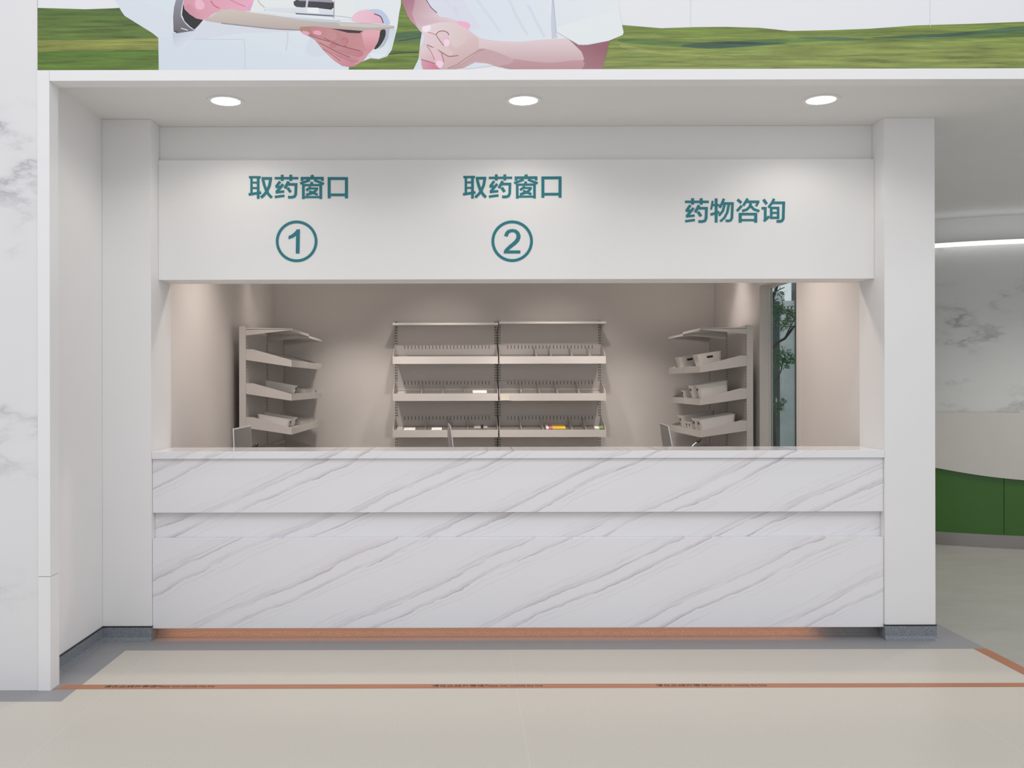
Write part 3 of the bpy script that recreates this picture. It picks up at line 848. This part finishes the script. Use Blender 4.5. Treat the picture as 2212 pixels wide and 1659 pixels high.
# near forearm and elbow
P.poly([(1010, 66), (1024, 76), (1042, 84), (1070, 88), (1120, 91), (1170, 86), (1226, 83), (1245, 96), (1270, 98), (1316, 88), (1312, 110), (1306, 130), (1302, B), (1120, B), (1080, 145), (1050, 137), (1026, 135), (1000, 148), (980, B), (930, B), (960, 110), (980, 80)],
       (224, 206, 208), (196, 160, 164), (1120, 90), (1120, 146))
P.poly([(1226, 83), (1238, 90), (1250, 97), (1270, 98), (1316, 88), (1312, 110), (1306, 130), (1302, B), (1240, B), (1262, 128), (1256, 112), (1240, 96)], (146, 92, 102), (166, 118, 128), (1290, 95), (1262, 148))
P.poly([(1090, 126), (1180, 136), (1250, 130), (1262, 140), (1240, B), (1130, B), (1080, 143)], (192, 154, 158), (186, 142, 148), (1150, 128), (1150, 150), smooth=3)
P.poly([(1022, 108), (1050, 106), (1086, 118), (1110, 132), (1080, 142), (1050, 135), (1026, 133), (1000, 140), (1004, 122)], (198, 164, 168), smooth=4)
# clasped hands
P.poly([(911, 66), (914, 58), (930, 53), (950, 49), (975, 49), (1000, 58), (1018, 70), (1034, 86), (1030, 110), (1010, 130), (985, 144), (966, 148), (950, B), (918, B), (911, 142), (909, 130), (905, 118), (908, 102), (914, 92), (916, 80), (912, 72)],
       (228, 210, 210), (206, 172, 172), (960, 56), (990, 146), smooth=3)
P.poly([(920, 58), (945, 50), (975, 50), (996, 58), (1010, 72), (1004, 92), (984, 104), (972, 90), (968, 74), (950, 68), (936, 74), (920, 70)], (228, 212, 214), (220, 198, 196), (940, 54), (1000, 96), smooth=3)
P.poly([(912, 59), (920, 56), (929, 55), (930, 63), (924, 69), (914, 68)], (244, 232, 238), smooth=3)
P.line([(924, 70), (936, 73), (943, 77)], 2.0, (206, 132, 152))
P.line([(942, 76), (946, 70), (956, 67), (966, 70), (970, 76)], 2.0, (146, 100, 108))
P.poly([(945, 73), (952, 69), (964, 70), (969, 80), (973, 92), (968, 100), (960, 100), (952, 88)], (222, 204, 204), (232, 182, 200), (950, 72), (966, 98), smooth=3)
P.poly([(959, 88), (966, 85), (972, 91), (968, 100), (961, 99)], (244, 214, 228), smooth=3)
P.poly([(918, 80), (926, 74), (938, 76), (948, 84), (962, 100), (978, 112), (972, 122), (956, 114), (940, 104), (922, 97), (915, 90)], (226, 206, 212), (220, 196, 194), (920, 80), (970, 116), smooth=3)
P.line([(922, 97), (940, 105), (957, 115), (970, 122), (990, 120)], 2.2, (164, 112, 116))
P.line([(943, 78), (950, 88), (958, 99)], 1.8, (160, 104, 114))
P.poly([(906, 116), (910, 104), (922, 100), (932, 106), (938, 126), (940, 136), (924, 131), (910, 127)], (226, 208, 212), (214, 182, 186), (910, 104), (930, 132), smooth=3)
P.poly([(926, 107), (936, 103), (946, 108), (953, 122), (958, 136), (952, 147), (944, 142), (938, 130)], (222, 200, 196), (234, 184, 204), (930, 108), (950, 140), smooth=3)
P.poly([(942, 134), (950, 131), (958, 138), (951, 148), (945, 143)], (244, 210, 228), smooth=3)
P.poly([(911, 132), (924, 133), (936, 137), (946, 146), (954, B), (920, B), (912, 144)], (214, 158, 172), (206, 110, 142), (912, 134), (948, 152), smooth=2)
P.line([(910, 129), (925, 133), (940, 138)], 1.8, (162, 98, 112))
P.line([(953, 112), (956, 122), (959, 134)], 1.6, (166, 108, 116))
P.line([(922, 100), (927, 106), (932, 114), (939, 130)], 1.5, (176, 124, 130))
P.line([(968, 148), (990, 138), (1010, 124), (1030, 112), (1046, 106)], 2.0, (182, 140, 142))
P.line([(980, 148), (1000, 138), (1022, 122)], 1.6, (194, 156, 158))
# sleeve hem in front of the elbow
P.poly([(1201, 60), (1336, 20), (1347, 70), (1345, 76), (1316, 88), (1260, 98), (1250, 97), (1238, 90), (1226, 83), (1204, 70)], (229, 235, 236))
P.line([(1204, 70), (1226, 83), (1250, 97), (1270, 97), (1316, 88)], 1.2, (206, 196, 210), smooth=0)
# sheet joins of the print
for px in (1492, 2009):
    P.line([(px, T), (px, 60)], 0.9, (222, 224, 228), smooth=0)
me = bpy.data.meshes.new('wall_mural')
P.bm.normal_update()
for f in P.bm.faces:
    if f.normal.y > 0: f.normal_flip()
P.bm.to_mesh(me); P.bm.free()
me.materials.append(M['print']); me.materials.append(M['print_grass'])
o = bpy.data.objects.new('wall_mural', me); COL.objects.link(o)
tag(o, 'printed mural of two white-coated figures with clipboard and clasped hands before green fields', 'mural')

# ------------------------------------------------------------------ shelving in the dispensary
def shelf_unit(loc, rz, W, dep, zs, prof, top, label, group, top_h, hpanel, near_cap=True, notches=False, dividers=(), labels=()):
    """local frame: x along the unit, -y towards the room; prof = heights relative to the lip top"""
    u = empty('shelving_unit', loc, rz)
    tag(u, label, 'shelving', group)
    fb, bt, bb, fl0, fl1 = prof
    MB().box(0, W, 0.0, 0.05, 0.0, hpanel).build('back_panel', M['metal'], u, rel=False)
    for xx in (0.012, W - 0.012):
        a = MB().box(-0.0125, 0.0125, -0.004, 0.0, 0.0, hpanel - 0.003).build('upright', M['upright'], u, rel=False)
        a.location = (xx, -0.0002, 0)
    # bottom deck
    MB().box(0.004, W - 0.004, -dep, -0.006, 0.0, 0.14).build('base_deck', M['metal'], u, rel=False)
    for i, zt in enumerate(zs):
        sh = empty('shelf')
        sh.parent = u
        t = 0.003
        b = MB()
        b.prism([(-dep, fl0 + zt), (-dep, fl0 + zt - t), (-0.005, fl1 + zt - t), (-0.005, fl1 + zt)], 'x', t, W - t)
        b.build('shelf_board', M['metal'], sh, rel=False)
        MB().box(0.001, W - 0.001, -dep - t, -dep, zt + fb, zt).build('lip', M['metal'], sh, rel=False)
        for xx in (0.001, W - 0.001 - t):
            MB().prism([(-dep, zt + fb), (-dep, zt), (-0.06, zt + bt), (-0.005, zt + bt), (-0.005, zt + bb)], 'x', xx, xx + t).build('side_plate', M['metal'], sh, rel=False)
        m_ = notched('notched_riser', zt + bt) if notches else M['metal']
        MB().box(t, W - t, -0.012, -0.006, zt + fl1 + 0.002, zt + bt).build('riser', m_, sh, rel=False)
        for xd, lean in (dividers[i] if i < len(dividers) else ()):
            MB().prism([(-dep + 0.004, zt + fl0 + 0.002), (-dep + 0.004, zt + (0.004 if notches else 0.032)), (-0.015, zt + bt - 0.012), (-0.015, zt + fl1)], 'x', xd, xd + 0.0025).build('divider', M['metal'], sh, rel=False)
        for xd in (labels[i] if i < len(labels) else ()):
            b = MB()
            b.box(xd, xd + 0.018, -dep - 0.007, -dep - 0.0031, zt - 0.012, zt - 0.002)
            b.box(xd + 0.006, xd + 0.012, -dep - 0.006, -dep - 0.0031, zt - 0.05, zt - 0.012)
            b.box(xd + 0.002, xd + 0.017, -dep - 0.007, -dep - 0.0031, zt - 0.05, zt - 0.042)
            b.build('label_clip', M['box_white'], sh, rel=False)
    # flat canopy shelf on top with tapering brackets
    ts = empty('top_shelf'); ts.parent = u
    MB().box(0.001, W - 0.001, -dep - 0.003, -0.005, top - 0.012, top - 0.009).build('shelf_board', M['metal'], ts, rel=False)
    MB().box(0.001, W - 0.001, -dep - 0.006, -dep - 0.003, top - 0.026, top - 0.006).build('lip', M['metal'], ts, rel=False)
    for xx in (0.001, W - 0.004):
        MB().prism([(-dep - 0.003, top - 0.016), (-dep - 0.003, top - 0.005), (-0.005, top + 0.004), (-0.005, top - top_h)], 'x', xx, xx + 0.003).build('bracket', M['metal'], ts, rel=False)
    return u

# two units on the back wall
CYB = 9.34
gcen = 'shelving units on the back wall'
zc = [1.759, 1.408, 1.063, 0.70, 0.40]
pc = (-0.070, 0.118, -0.005, -0.056, 0.023)
def lx(px, x0, d=9.0): return X(px, d) - x0
xa, xb = -0.667, 0.346
shelf_unit((xa, CYB, 0), 0, 1.001, 0.34, zc, pc, 2.084, 'cream back-wall shelving unit standing behind the circled-one sign side, top shelf empty', gcen, 0.075, 2.12, notches=True,
           dividers=[[], [(lx(910, xa), 0), (lx(956.3, xa), 0), (lx(1003.8, xa), 0)], [(lx(917.6, xa), 0), (lx(968.6, xa), 0), (lx(1010, xa), 0)]])
shelf_unit((xb, CYB, 0), 0, 1.011, 0.34, [z - 0.0 for z in zc], pc, 2.094, 'cream back-wall shelving unit with a yellow carton on its lowest visible shelf', gcen, 0.085, 2.13, notches=True,
           dividers=[[(lx(1159, xb), 0), (lx(1191, xb), 0), (lx(1237, xb), 0), (lx(1276, xb), 0)], [(lx(1126.3, xb), 0), (lx(1165.6, xb), 0), (lx(1205, xb), 0), (lx(1252, xb), 0)],
                     [(lx(1126.3, xb), 0), (lx(1173.3, xb), 0), (lx(1236, xb), 0), (lx(1266.6, xb), 0)]])
# two units along each side wall
gside = 'shelving units along the side walls'
pk = (-0.055, 0.086, 0.0, -0.010, 0.052)
LX, LD0, LD1, LD2, LDEP = -1.742, 7.60, 8.44, 9.23, 0.367
zl = [1.694, 1.422, 1.150, 0.878, 0.606]
shelf_unit((LX, LD0, 0), math.pi / 2, LD1 - LD0, LDEP, zl, pk, 1.950, 'side shelving unit behind the monitor showing its screen, with three narrow bins', gside, 0.06, 1.965,
           dividers=[[], [(0.70, 0)], [(0.55, 0), (0.68, 0), (0.80, 0)]])
shelf_unit((LX, LD1 + 0.004, 0), math.pi / 2, LD2 - LD1, LDEP, zl, pk, 1.936, 'empty side shelving unit in the corner past the unit with three narrow bins', gside, 0.06, 1.955,
           dividers=[[], [(0.05, 0), (0.22, 0), (0.42, 0)], [(0.1, 0), (0.30, 0), (0.55, 0)]])
RX, RD0, RD1, RD2, RDEP = 2.366, 7.90, 8.507, 9.10, 0.389
zr = [1.645, 1.372, 1.104, 0.832, 0.560]
shelf_unit((RX, RD1 - 0.004, 0), -math.pi / 2, RD1 - RD0 - 0.004, RDEP, zr, pk, 1.965, 'side shelving unit next to the courtyard window, holding most of the white bins', gside, 0.055, 1.985,
           labels=[[0.03], [0.03, 0.16], []])
shelf_unit((RX, RD2, 0), -math.pi / 2, RD2 - RD1, RDEP, zr, pk, 1.950, 'side shelving unit in the corner beyond the window-side unit', gside, 0.055, 1.97)

# ------------------------------------------------------------------ white plastic bins on the side shelves
def rrect(hx, hy, r, n=4):
    out = []
    for cx, cy, a0 in ((hx - r, hy - r, 0), (-hx + r, hy - r, 90), (-hx + r, -hy + r, 180), (hx - r, -hy + r, 270)):
        for k in range(n + 1):
            a = math.radians(a0 + 90 * k / n)
            out.append((cx + r * math.cos(a), cy + r * math.sin(a)))
    return out
def storage_bin(L, Wd, Hh, label, long_hole=False, face=-1):
    """local: length along x (front end at -x), width along y, open top"""
    root = empty('storage_bin')
    tag(root, label, 'bin', 'white plastic bins on the side shelves')
    b = MB()
    r = min(0.03, Wd * 0.28)
    def ring(s, z, inset): return [b.bm.verts.new((x * s, y * s, z)) for x, y in rrect(L / 2 - inset, Wd / 2 - inset, r)]
    rings = [ring(0.88, 0.0, 0), ring(0.94, Hh * 0.5, 0), ring(1.0, Hh - 0.006, 0), ring(1.0, Hh - 0.006, -0.002), ring(1.0, Hh, -0.002),
             ring(1.0, Hh, 0.003), ring(0.94, Hh * 0.5, 0.003), ring(0.88, 0.004, 0.003)]
    n = len(rings[0])
    for p, q in zip(rings, rings[1:]):
        for k in range(n):
            b.face([p[k], p[(k + 1) % n], q[(k + 1) % n], q[k]], True)
    b.face(rings[0][::-1]); b.face(rings[-1])
    b.build('body', M['plastic'], root, rel=False)
    def hole(cx, cy, w, h, axis):
        hb = MB()
        pts = [(x, y + Hh * 0.66) for x, y in rrect(w / 2, h / 2, h * 0.3, 3)]
        if axis == 'x': hb.prism([(p[0] + cy, p[1]) for p in pts], 'x', cx - 0.0012, cx + 0.002)
        else: hb.prism([(p[0] + cx, p[1]) for p in pts], 'y', cy - 0.0012, cy + 0.002)
        hb.build('hand_hole', M['hole'], root, rel=False)
    e = 0.96 + 0.04 * 0.66
    if long_hole: hole(0, -Wd / 2 * e + 0.0005, 0.052, 0.018, 'y')
    else: hole(-L / 2 * e + 0.0005, 0, min(0.030, Wd * 0.3), 0.02, 'x')
    return root
def place_bin(side, zt, d, Wd, L, Hh, label, back=0.012, long_hole=False):
    o = storage_bin(L, Wd, Hh, label, long_hole)
    dep, lipx = (LDEP, LX + LDEP) if side == 'L' else (RDEP, RX - RDEP)
    fl0, fl1 = pk[3], pk[4]
    sl = math.atan2(fl1 - fl0, dep)
    c = back + L / 2 * math.cos(sl)
    zf = zt + fl0 + (fl1 - fl0) * c / dep + 0.0015
    if side == 'R':
        o.location = (lipx + c, d, zf); o.rotation_euler = (0, -sl, 0)
    else:
        o.location = (lipx - c, d, zf); o.rotation_euler = (0, -sl, math.pi)
    return o
place_bin('R', zr[0], 8.14, 0.17, 0.215, 0.105, 'white bin with a long hand hole, on the top bin shelf beside the window', 0.025, True)
place_bin('R', zr[0], 8.80, 0.17, 0.20, 0.100, 'white bin in the corner, behind the bin with the long hand hole', 0.02, True)
place_bin('R', zr[1], 8.09, 0.12, 0.26, 0.118, 'large white bin closest to the window on the middle bin shelf', 0.03)
place_bin('R', zr[1], 8.33, 0.15, 0.26, 0.115, 'large white bin behind the one closest to the window on the middle bin shelf', 0.03)
place_bin('R', zr[1], 8.66, 0.08, 0.20, 0.068, 'small white bin farthest from the window on the middle bin shelf', 0.03)
place_bin('R', zr[2], 7.99, 0.11, 0.31, 0.098, 'long white bin nearest the window on the lowest visible bin shelf', 0.012)
place_bin('R', zr[2], 8.15, 0.12, 0.33, 0.100, 'long white bin between the nearest-window bin and the tiny pair of bins', 0.012)
place_bin('R', zr[2], 8.32, 0.065, 0.15, 0.060, 'tiny white bin of a pair, the one nearer the window', 0.012)
place_bin('R', zr[2], 8.42, 0.065, 0.15, 0.060, 'tiny white bin of a pair, the one farther from the window', 0.012)
place_bin('R', zr[2], 8.69, 0.17, 0.31, 0.108, 'broad white bin in the corner past the tiny pair', 0.02)
place_bin('L', zl[1], 7.96, 0.10, 0.27, 0.070, 'single narrow white bin, one shelf above the pair over the monitor showing its screen', 0.03)
place_bin('L', zl[2], 7.70, 0.09, 0.27, 0.068, 'narrow white bin at the near shelf end, just above the monitor showing its screen', 0.03)
place_bin('L', zl[2], 7.95, 0.09, 0.28, 0.075, 'narrow white bin behind the near-end bin, just above the monitor showing its screen', 0.03)

# ------------------------------------------------------------------ cartons on the back-wall shelves
def carton(px0, px1, ytop, zt, depth, y0, mats, label, h=None, stripes=()):
    d = CYB - 0.34 + y0
    fl0, fl1 = pc[3], pc[4]
    dep = 0.34
    zf = zt + fl0 + (fl1 - fl0) * (y0 + depth / 2) / dep + 0.002
    x0, x1 = X(px0, d), X(px1, d)
    h = h or (Z(ytop, d) - zf)
    o = empty('medicine_carton', ((x0 + x1) / 2, d + depth / 2, zf))
    tag(o, label, 'carton', 'small cartons on the back-wall shelves')
    w = (x1 - x0) / 2
    MB().box(-w, w, -depth / 2, depth / 2, 0, h).build('box', mats[0], o, 0.001, rel=False)
    for (a, b_, c_, d_, mat) in stripes:
        MB().box(-w + 2 * w * a, -w + 2 * w * b_, -depth / 2 - 0.0006, -depth / 2 + 0.001, h * c_, h * d_).build('print_panel', mat, o, rel=False)
        MB().box(-w + 2 * w * a, -w + 2 * w * b_, -depth / 2, depth / 2, h - 0.001, h + 0.0005).build('top_print', mat, o, rel=False)
    o.rotation_euler = (math.atan2(fl1 - fl0, dep), 0, 0)
    return o
W_, G_ = M['box_white'], M['box_grey']
carton(1021, 1051.5, 845.5, zc[1], 0.10, 0.02, [W_], 'white carton alone on the middle back-wall shelf')
carton(872, 896.5, 925.5, zc[2], 0.10, 0.02, [W_], 'low white carton at the outer end of the lowest visible back-wall shelf')
carton(932, 954, 925.5, zc[2], 0.09, 0.02, [W_], 'low white carton just beside the edge-on monitor')
carton(1024, 1053, 921.5, zc[2], 0.12, 0.03, [G_], 'grey printed carton in the compartment by the centre joint', stripes=[(0.5, 0.7, 0.3, 0.75, M['black_plastic'])])
carton(1180, 1222, 922.0, zc[2], 0.14, 0.02, [W_], 'white and yellow carton on the lowest visible back-wall shelf',
       stripes=[(0.35, 1.0, 0.1, 0.95, M['box_yellow']), (0.12, 0.34, 0.5, 0.95, M['box_pink'])])
carton(1285, 1304, 923.0, zc[2], 0.10, 0.02, [W_], 'white and green carton in the last compartment beside the wall', stripes=[(0.5, 1.0, 0.5, 1.0, M['box_green'])])
d = CYB - 0.345
o = empty('label_card', (X(1091.5, d), d - 0.006, Z(864, d)))
tag(o, 'cream label card clipped on the lip of the middle back-wall shelf', 'label card')
hw, hh = 9.2 * d / F, 11 * d / F
MB().box(-hw, hw, -0.001, 0.0008, 0, hh).build('card', M['card'], o, rel=False)
b = MB(); b.box(-hw - 0.004, -hw, -0.003, 0.001, 0, hh); b.box(-hw - 0.004, hw, -0.003, 0.001, -0.003, 0.0)
b.build('holder', M['box_white'], o, rel=False)

# ------------------------------------------------------------------ staff desk, monitors, microphones
DZ = 0.76
sd = empty('staff_desk', (0.3, 6.4, 0))
tag(sd, 'long pale staff desk hidden behind the counter, carrying the monitors', 'desk')
MB().box(-1.80, 2.44, 5.94, 6.98, DZ - 0.03, DZ).build('desktop', M['wood'], sd)
for xx in (-1.76, 0.3, 2.36):
    MB().box(xx, xx + 0.04, 6.0, 6.94, 0, DZ - 0.031).build('leg', M['wood'], sd)
def monitor(x, d, yaw, lean, label):
    """local: x along the screen (near edge first), front towards -y"""
    o = empty('monitor', (x, d, DZ), math.pi / 2 + yaw)
    tag(o, label, 'monitor', 'monitors on the staff desk')
    Wm, Hm, zb = 0.50, 0.385, 0.068
    tilt = math.radians(lean)
    b = MB()
    nx, nz = 12, 10
    def P_(u, v, back):
        xx = Wm * u
        r = (1 - (2 * u - 1) ** 4) * (1 - (2 * v - 1) ** 4)
        y = 0.006 + 0.020 * r if back else 0.0
        z = Hm * v
        return (xx, y * math.cos(tilt) + z * math.sin(tilt), zb + z * math.cos(tilt) - y * math.sin(tilt))
    fr_ = [[b.bm.verts.new(P_(i / nx, j / nz, 0)) for i in range(nx + 1)] for j in range(nz + 1)]
    bk = [[b.bm.verts.new(P_(i / nx, j / nz, 1)) for i in range(nx + 1)] for j in range(nz + 1)]
    for j in range(nz):
        for i in range(nx):
            b.mi = 0; b.face([fr_[j][i], fr_[j][i + 1], fr_[j + 1][i + 1], fr_[j + 1][i]])
            b.mi = 1; b.face([bk[j][i + 1], bk[j][i], bk[j + 1][i], bk[j + 1][i + 1]], True)
    b.mi = 0
    for i in range(nx):
        b.face([fr_[0][i + 1], fr_[0][i], bk[0][i], bk[0][i + 1]]); b.face([fr_[nz][i], fr_[nz][i + 1], bk[nz][i + 1], bk[nz][i]])
    for j in range(nz):
        b.face([fr_[j][0], fr_[j + 1][0], bk[j + 1][0], bk[j][0]]); b.face([fr_[j + 1][nx], fr_[j][nx], bk[j][nx], bk[j + 1][nx]])
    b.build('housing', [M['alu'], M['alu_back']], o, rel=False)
    b = MB()
    def S(x_, z, y): return (x_, y * math.cos(tilt) + z * math.sin(tilt), zb + z * math.cos(tilt) - y * math.sin(tilt))
    vs = [b.bm.verts.new(S(*q)) for q in ((0.008, 0.07, -0.0008), (Wm - 0.008, 0.07, -0.0008), (Wm - 0.008, Hm - 0.008, -0.0008), (0.008, Hm - 0.008, -0.0008))]
    b.face(vs)
    b.build('screen', M['screen'], o, rel=False)
    b = MB()
    b.box(Wm / 2 - 0.09, Wm / 2 + 0.09, -0.06, 0.13, 0.0, 0.006)
    b.prism([(0.10, 0.005), (0.12, 0.005), (0.062, 0.20), (0.045, 0.20)], 'x', Wm / 2 - 0.08, Wm / 2 + 0.08)
    b.build('stand', M['alu'], o, rel=False)
    return o
monitor(X(504.5, 6.15) + 0.014, 6.15, 0.0, 2, 'monitor with its grey screen showing, in front of the shelves with narrow bins')
monitor(X(974, 6.5) + 0.050, 6.5, 0.048, 7.5, 'monitor seen edge-on in front of the back-wall shelving')
monitor(X(1445, 6.5) + 0.070, 6.5, -0.092, 10.5, 'monitor showing its silver back, in front of the window-side shelving')
def mic(base, tip, label):
    o = empty('gooseneck_microphone', base)
    tag(o, label, 'microphone', 'gooseneck microphones on the staff desk')
    B_, T_ = Vector(base), Vector(tip)
    MB().disc((B_.x, B_.y), 0, 0.05, DZ + 0.0005, DZ + 0.03, 24).build('base', M['black_plastic'], o)
    v = T_ - B_
    pth = [B_ + Vector((0, 0, 0.03)), B_ + Vector((v.x * 0.05, v.y * 0.1, v.z * 0.55)), B_ + Vector((v.x * 0.35, v.y * 0.5, v.z * 0.85)), B_ + v * 0.99 - Vector((v.x * 0.2, 0, v.z * 0.03))]
    sp = []
    q = [pth[0]] + pth + [pth[-1]]
    for i in range(1, 4):
        for k in range(6):
            t = k / 6
            sp.append(Vector([0.5 * (2 * q[i][a] + (q[i + 1][a] - q[i - 1][a]) * t + (2 * q[i - 1][a] - 5 * q[i][a] + 4 * q[i + 1][a] - q[i + 2][a]) * t * t + (3 * q[i][a] - q[i - 1][a] - 3 * q[i + 1][a] + q[i + 2][a]) * t ** 3) for a in range(3)]))
    sp.append(pth[-1])
    MB().tube(sp, 0.004).build('gooseneck', M['alu_back'], o)
    dirv = (sp[-1] - sp[-3]).normalized()
    s0 = sp[-1] - dirv * 0.006
    MB().tube([s0, s0 + dirv * 0.008, s0 + dirv * 0.04, s0 + dirv * 0.052], [0.006, 0.011, 0.012, 0.007], 12).build('head', M['black_plastic'], o)
mic((X(521, 6.05), 6.04, DZ), (X(550, 6.1), 6.10, Z(963, 6.1)), 'gooseneck microphone with black head beside the monitor showing its screen')
mic((X(1478, 6.2), 6.15, DZ), (X(1514, 6.25), 6.25, Z(951, 6.25)), 'gooseneck microphone with black head near the silver-backed monitor')

# ------------------------------------------------------------------ courtyard seen through the side window
FD = 11.5
fc = empty('courtyard_facade', (3.6, FD, 0))
tag(fc, 'facade across the courtyard with dark glazing, concrete pier and pale upper panes', 'building')
def fx(px): return X(px, FD)
MB().box(2.55, fx(1684.5), FD, FD + 0.1, 0, Z(652, FD)).build('dark_glazing', M['dark_glaze'], fc)
MB().box(fx(1684.5), fx(1713), FD - 0.06, FD + 0.1, 0, Z(652, FD)).build('concrete_pier', M['concrete'], fc)
MB().box(fx(1713), fx(1715.3), FD - 0.09, FD + 0.05, 0, 3.3).build('mullion', M['dark_frame'], fc)
MB().box(fx(1715.5), 4.3, FD, FD + 0.1, 0, Z(650, FD)).build('dark_glazing', M['dark_glaze'], fc)
b = MB(); b.box(2.55, fx(1712.8), FD + 0.3, FD + 0.36, Z(652, FD) - 0.3, Z(628, FD)); b.box(fx(1715.5), 4.3, FD + 0.01, FD + 0.07, Z(650, FD), Z(641, FD))
b.build('pale_glazing', M['pale_glaze'], fc)
b = MB()
b.tube([(fx(1684), FD + 0.28, Z(655, FD)), (fx(1712), FD + 0.28, Z(645, FD))], 0.006)
b.tube([(fx(1684), FD + 0.28, Z(630, FD)), (fx(1712), FD + 0.28, Z(617, FD))], 0.006)
b.tube([(fx(1716), FD - 0.01, Z(641, FD)), (4.28, FD - 0.01, Z(641, FD))], 0.008)
b.build('glazing_bar', M['dark_frame'], fc)
for px in (1674.5, 1716.8):
    MB().tube([(fx(px), FD - 0.04, Z(880, FD)), (fx(px), FD - 0.04, Z(861, FD))], 0.006).build('door_handle', M['alu'], fc)
random.seed(5)
tree = empty('courtyard_tree', (3.15, 9.25, 0))
tag(tree, 'slender dark-branched tree with needle-like green tufts outside the window', 'tree')
TD = 9.2
def tp_(px, py, d=TD): return Vector((X(px, d), d, Z(py, d)))
b = MB()
b.tube([(3.08, 9.3, 0.0), (3.06, 9.3, 0.6), (3.02, 9.28, 1.2), tp_(1655, 765, 9.25), tp_(1662, 705, 9.22), tp_(1670, 645), tp_(1676, 628), tp_(1685, 606), tp_(1700, 570), (3.2, 9.2, 2.9)], [0.032, 0.03, 0.027, 0.024, 0.02, 0.015, 0.013, 0.011, 0.009, 0.006])
b.tube([tp_(1655, 765, 9.25), tp_(1668, 753), tp_(1682, 740), tp_(1695, 733), tp_(1704, 722), tp_(1714, 708), tp_(1724, 702), tp_(1745, 690)], [0.016, 0.014, 0.013, 0.013, 0.012, 0.011, 0.009, 0.006])
b.tube([tp_(1695, 733), tp_(1712, 698), tp_(1722, 682), tp_(1733, 660)], [0.007, 0.006, 0.006, 0.004])
b.tube([tp_(1670, 655), tp_(1674, 650), tp_(1682, 646)], [0.008, 0.006, 0.004])
b.tube([tp_(1663, 830), tp_(1672, 828), tp_(1680, 818), tp_(1688, 800), tp_(1690, 784)], [0.005, 0.005, 0.005, 0.006, 0.005])
b.tube([tp_(1688, 640), tp_(1691, 655), tp_(1690, 668)], [0.003, 0.003, 0.004])
b.build('branch', M['bark'], tree)
lf = MB()
def leaf(p, dirv, L, w):
    dirv = dirv.normalized()
    s = dirv.cross(Vector((random.uniform(-1, 1), random.uniform(-1, 1), random.uniform(-.5, 1)))).normalized() * w
    tipp = p + dirv * L + Vector((0, 0, -0.15 * L))
    mid = p + dirv * L * 0.55
    v = [lf.bm.verts.new(q) for q in (p, mid + s, tipp, mid - s)]
    lf.face([v[0], v[1], v[2], v[3]])
def tuft(px, py, r, n, d=TD):
    c = tp_(px, py, d)
    for _ in range(n):
        a = Vector((random.gauss(0, 1), random.gauss(0, 1), random.gauss(0, 0.7)))
        p = c + a.normalized() * random.uniform(0, r) * Vector((1, 1, 0.7)).length / 1.7
        leaf(p, a + Vector((0, 0, 0.25)), random.uniform(0.035, 0.06), random.uniform(0.004, 0.0065))
for (px, py, r, n) in [(1672, 668, 0.07, 90), (1680, 664, 0.05, 60), (1676, 678, 0.06, 70), (1684, 676, 0.04, 40), (1697, 672, 0.045, 50), (1706, 674, 0.04, 45), (1714, 680, 0.05, 60),
                       (1711, 690, 0.05, 55), (1703, 696, 0.035, 30), (1672, 695, 0.06, 70), (1690, 702, 0.045, 45), (1699, 705, 0.045, 45), (1680, 634, 0.04, 40), (1674, 622, 0.025, 20),
                       (1676, 772, 0.06, 60), (1685, 766, 0.045, 45), (1695, 764, 0.045, 50), (1684, 780, 0.06, 60), (1700, 776, 0.05, 55), (1710, 780, 0.05, 50), (1717, 775, 0.04, 35),
                       (1690, 790, 0.045, 40), (1672, 785, 0.05, 40), (1680, 878, 0.045, 60), (1688, 873, 0.035, 35), (1674, 884, 0.045, 50), (1640, 690, 0.12, 80), (1650, 770, 0.1, 60),
                       (1735, 665, 0.08, 60), (1745, 700, 0.08, 60)]:
    tuft(px, py, r, n)
for f in lf.bm.faces: f.smooth = False
tag(lf.build('foliage', M['leaf'], tree), kind='stuff')
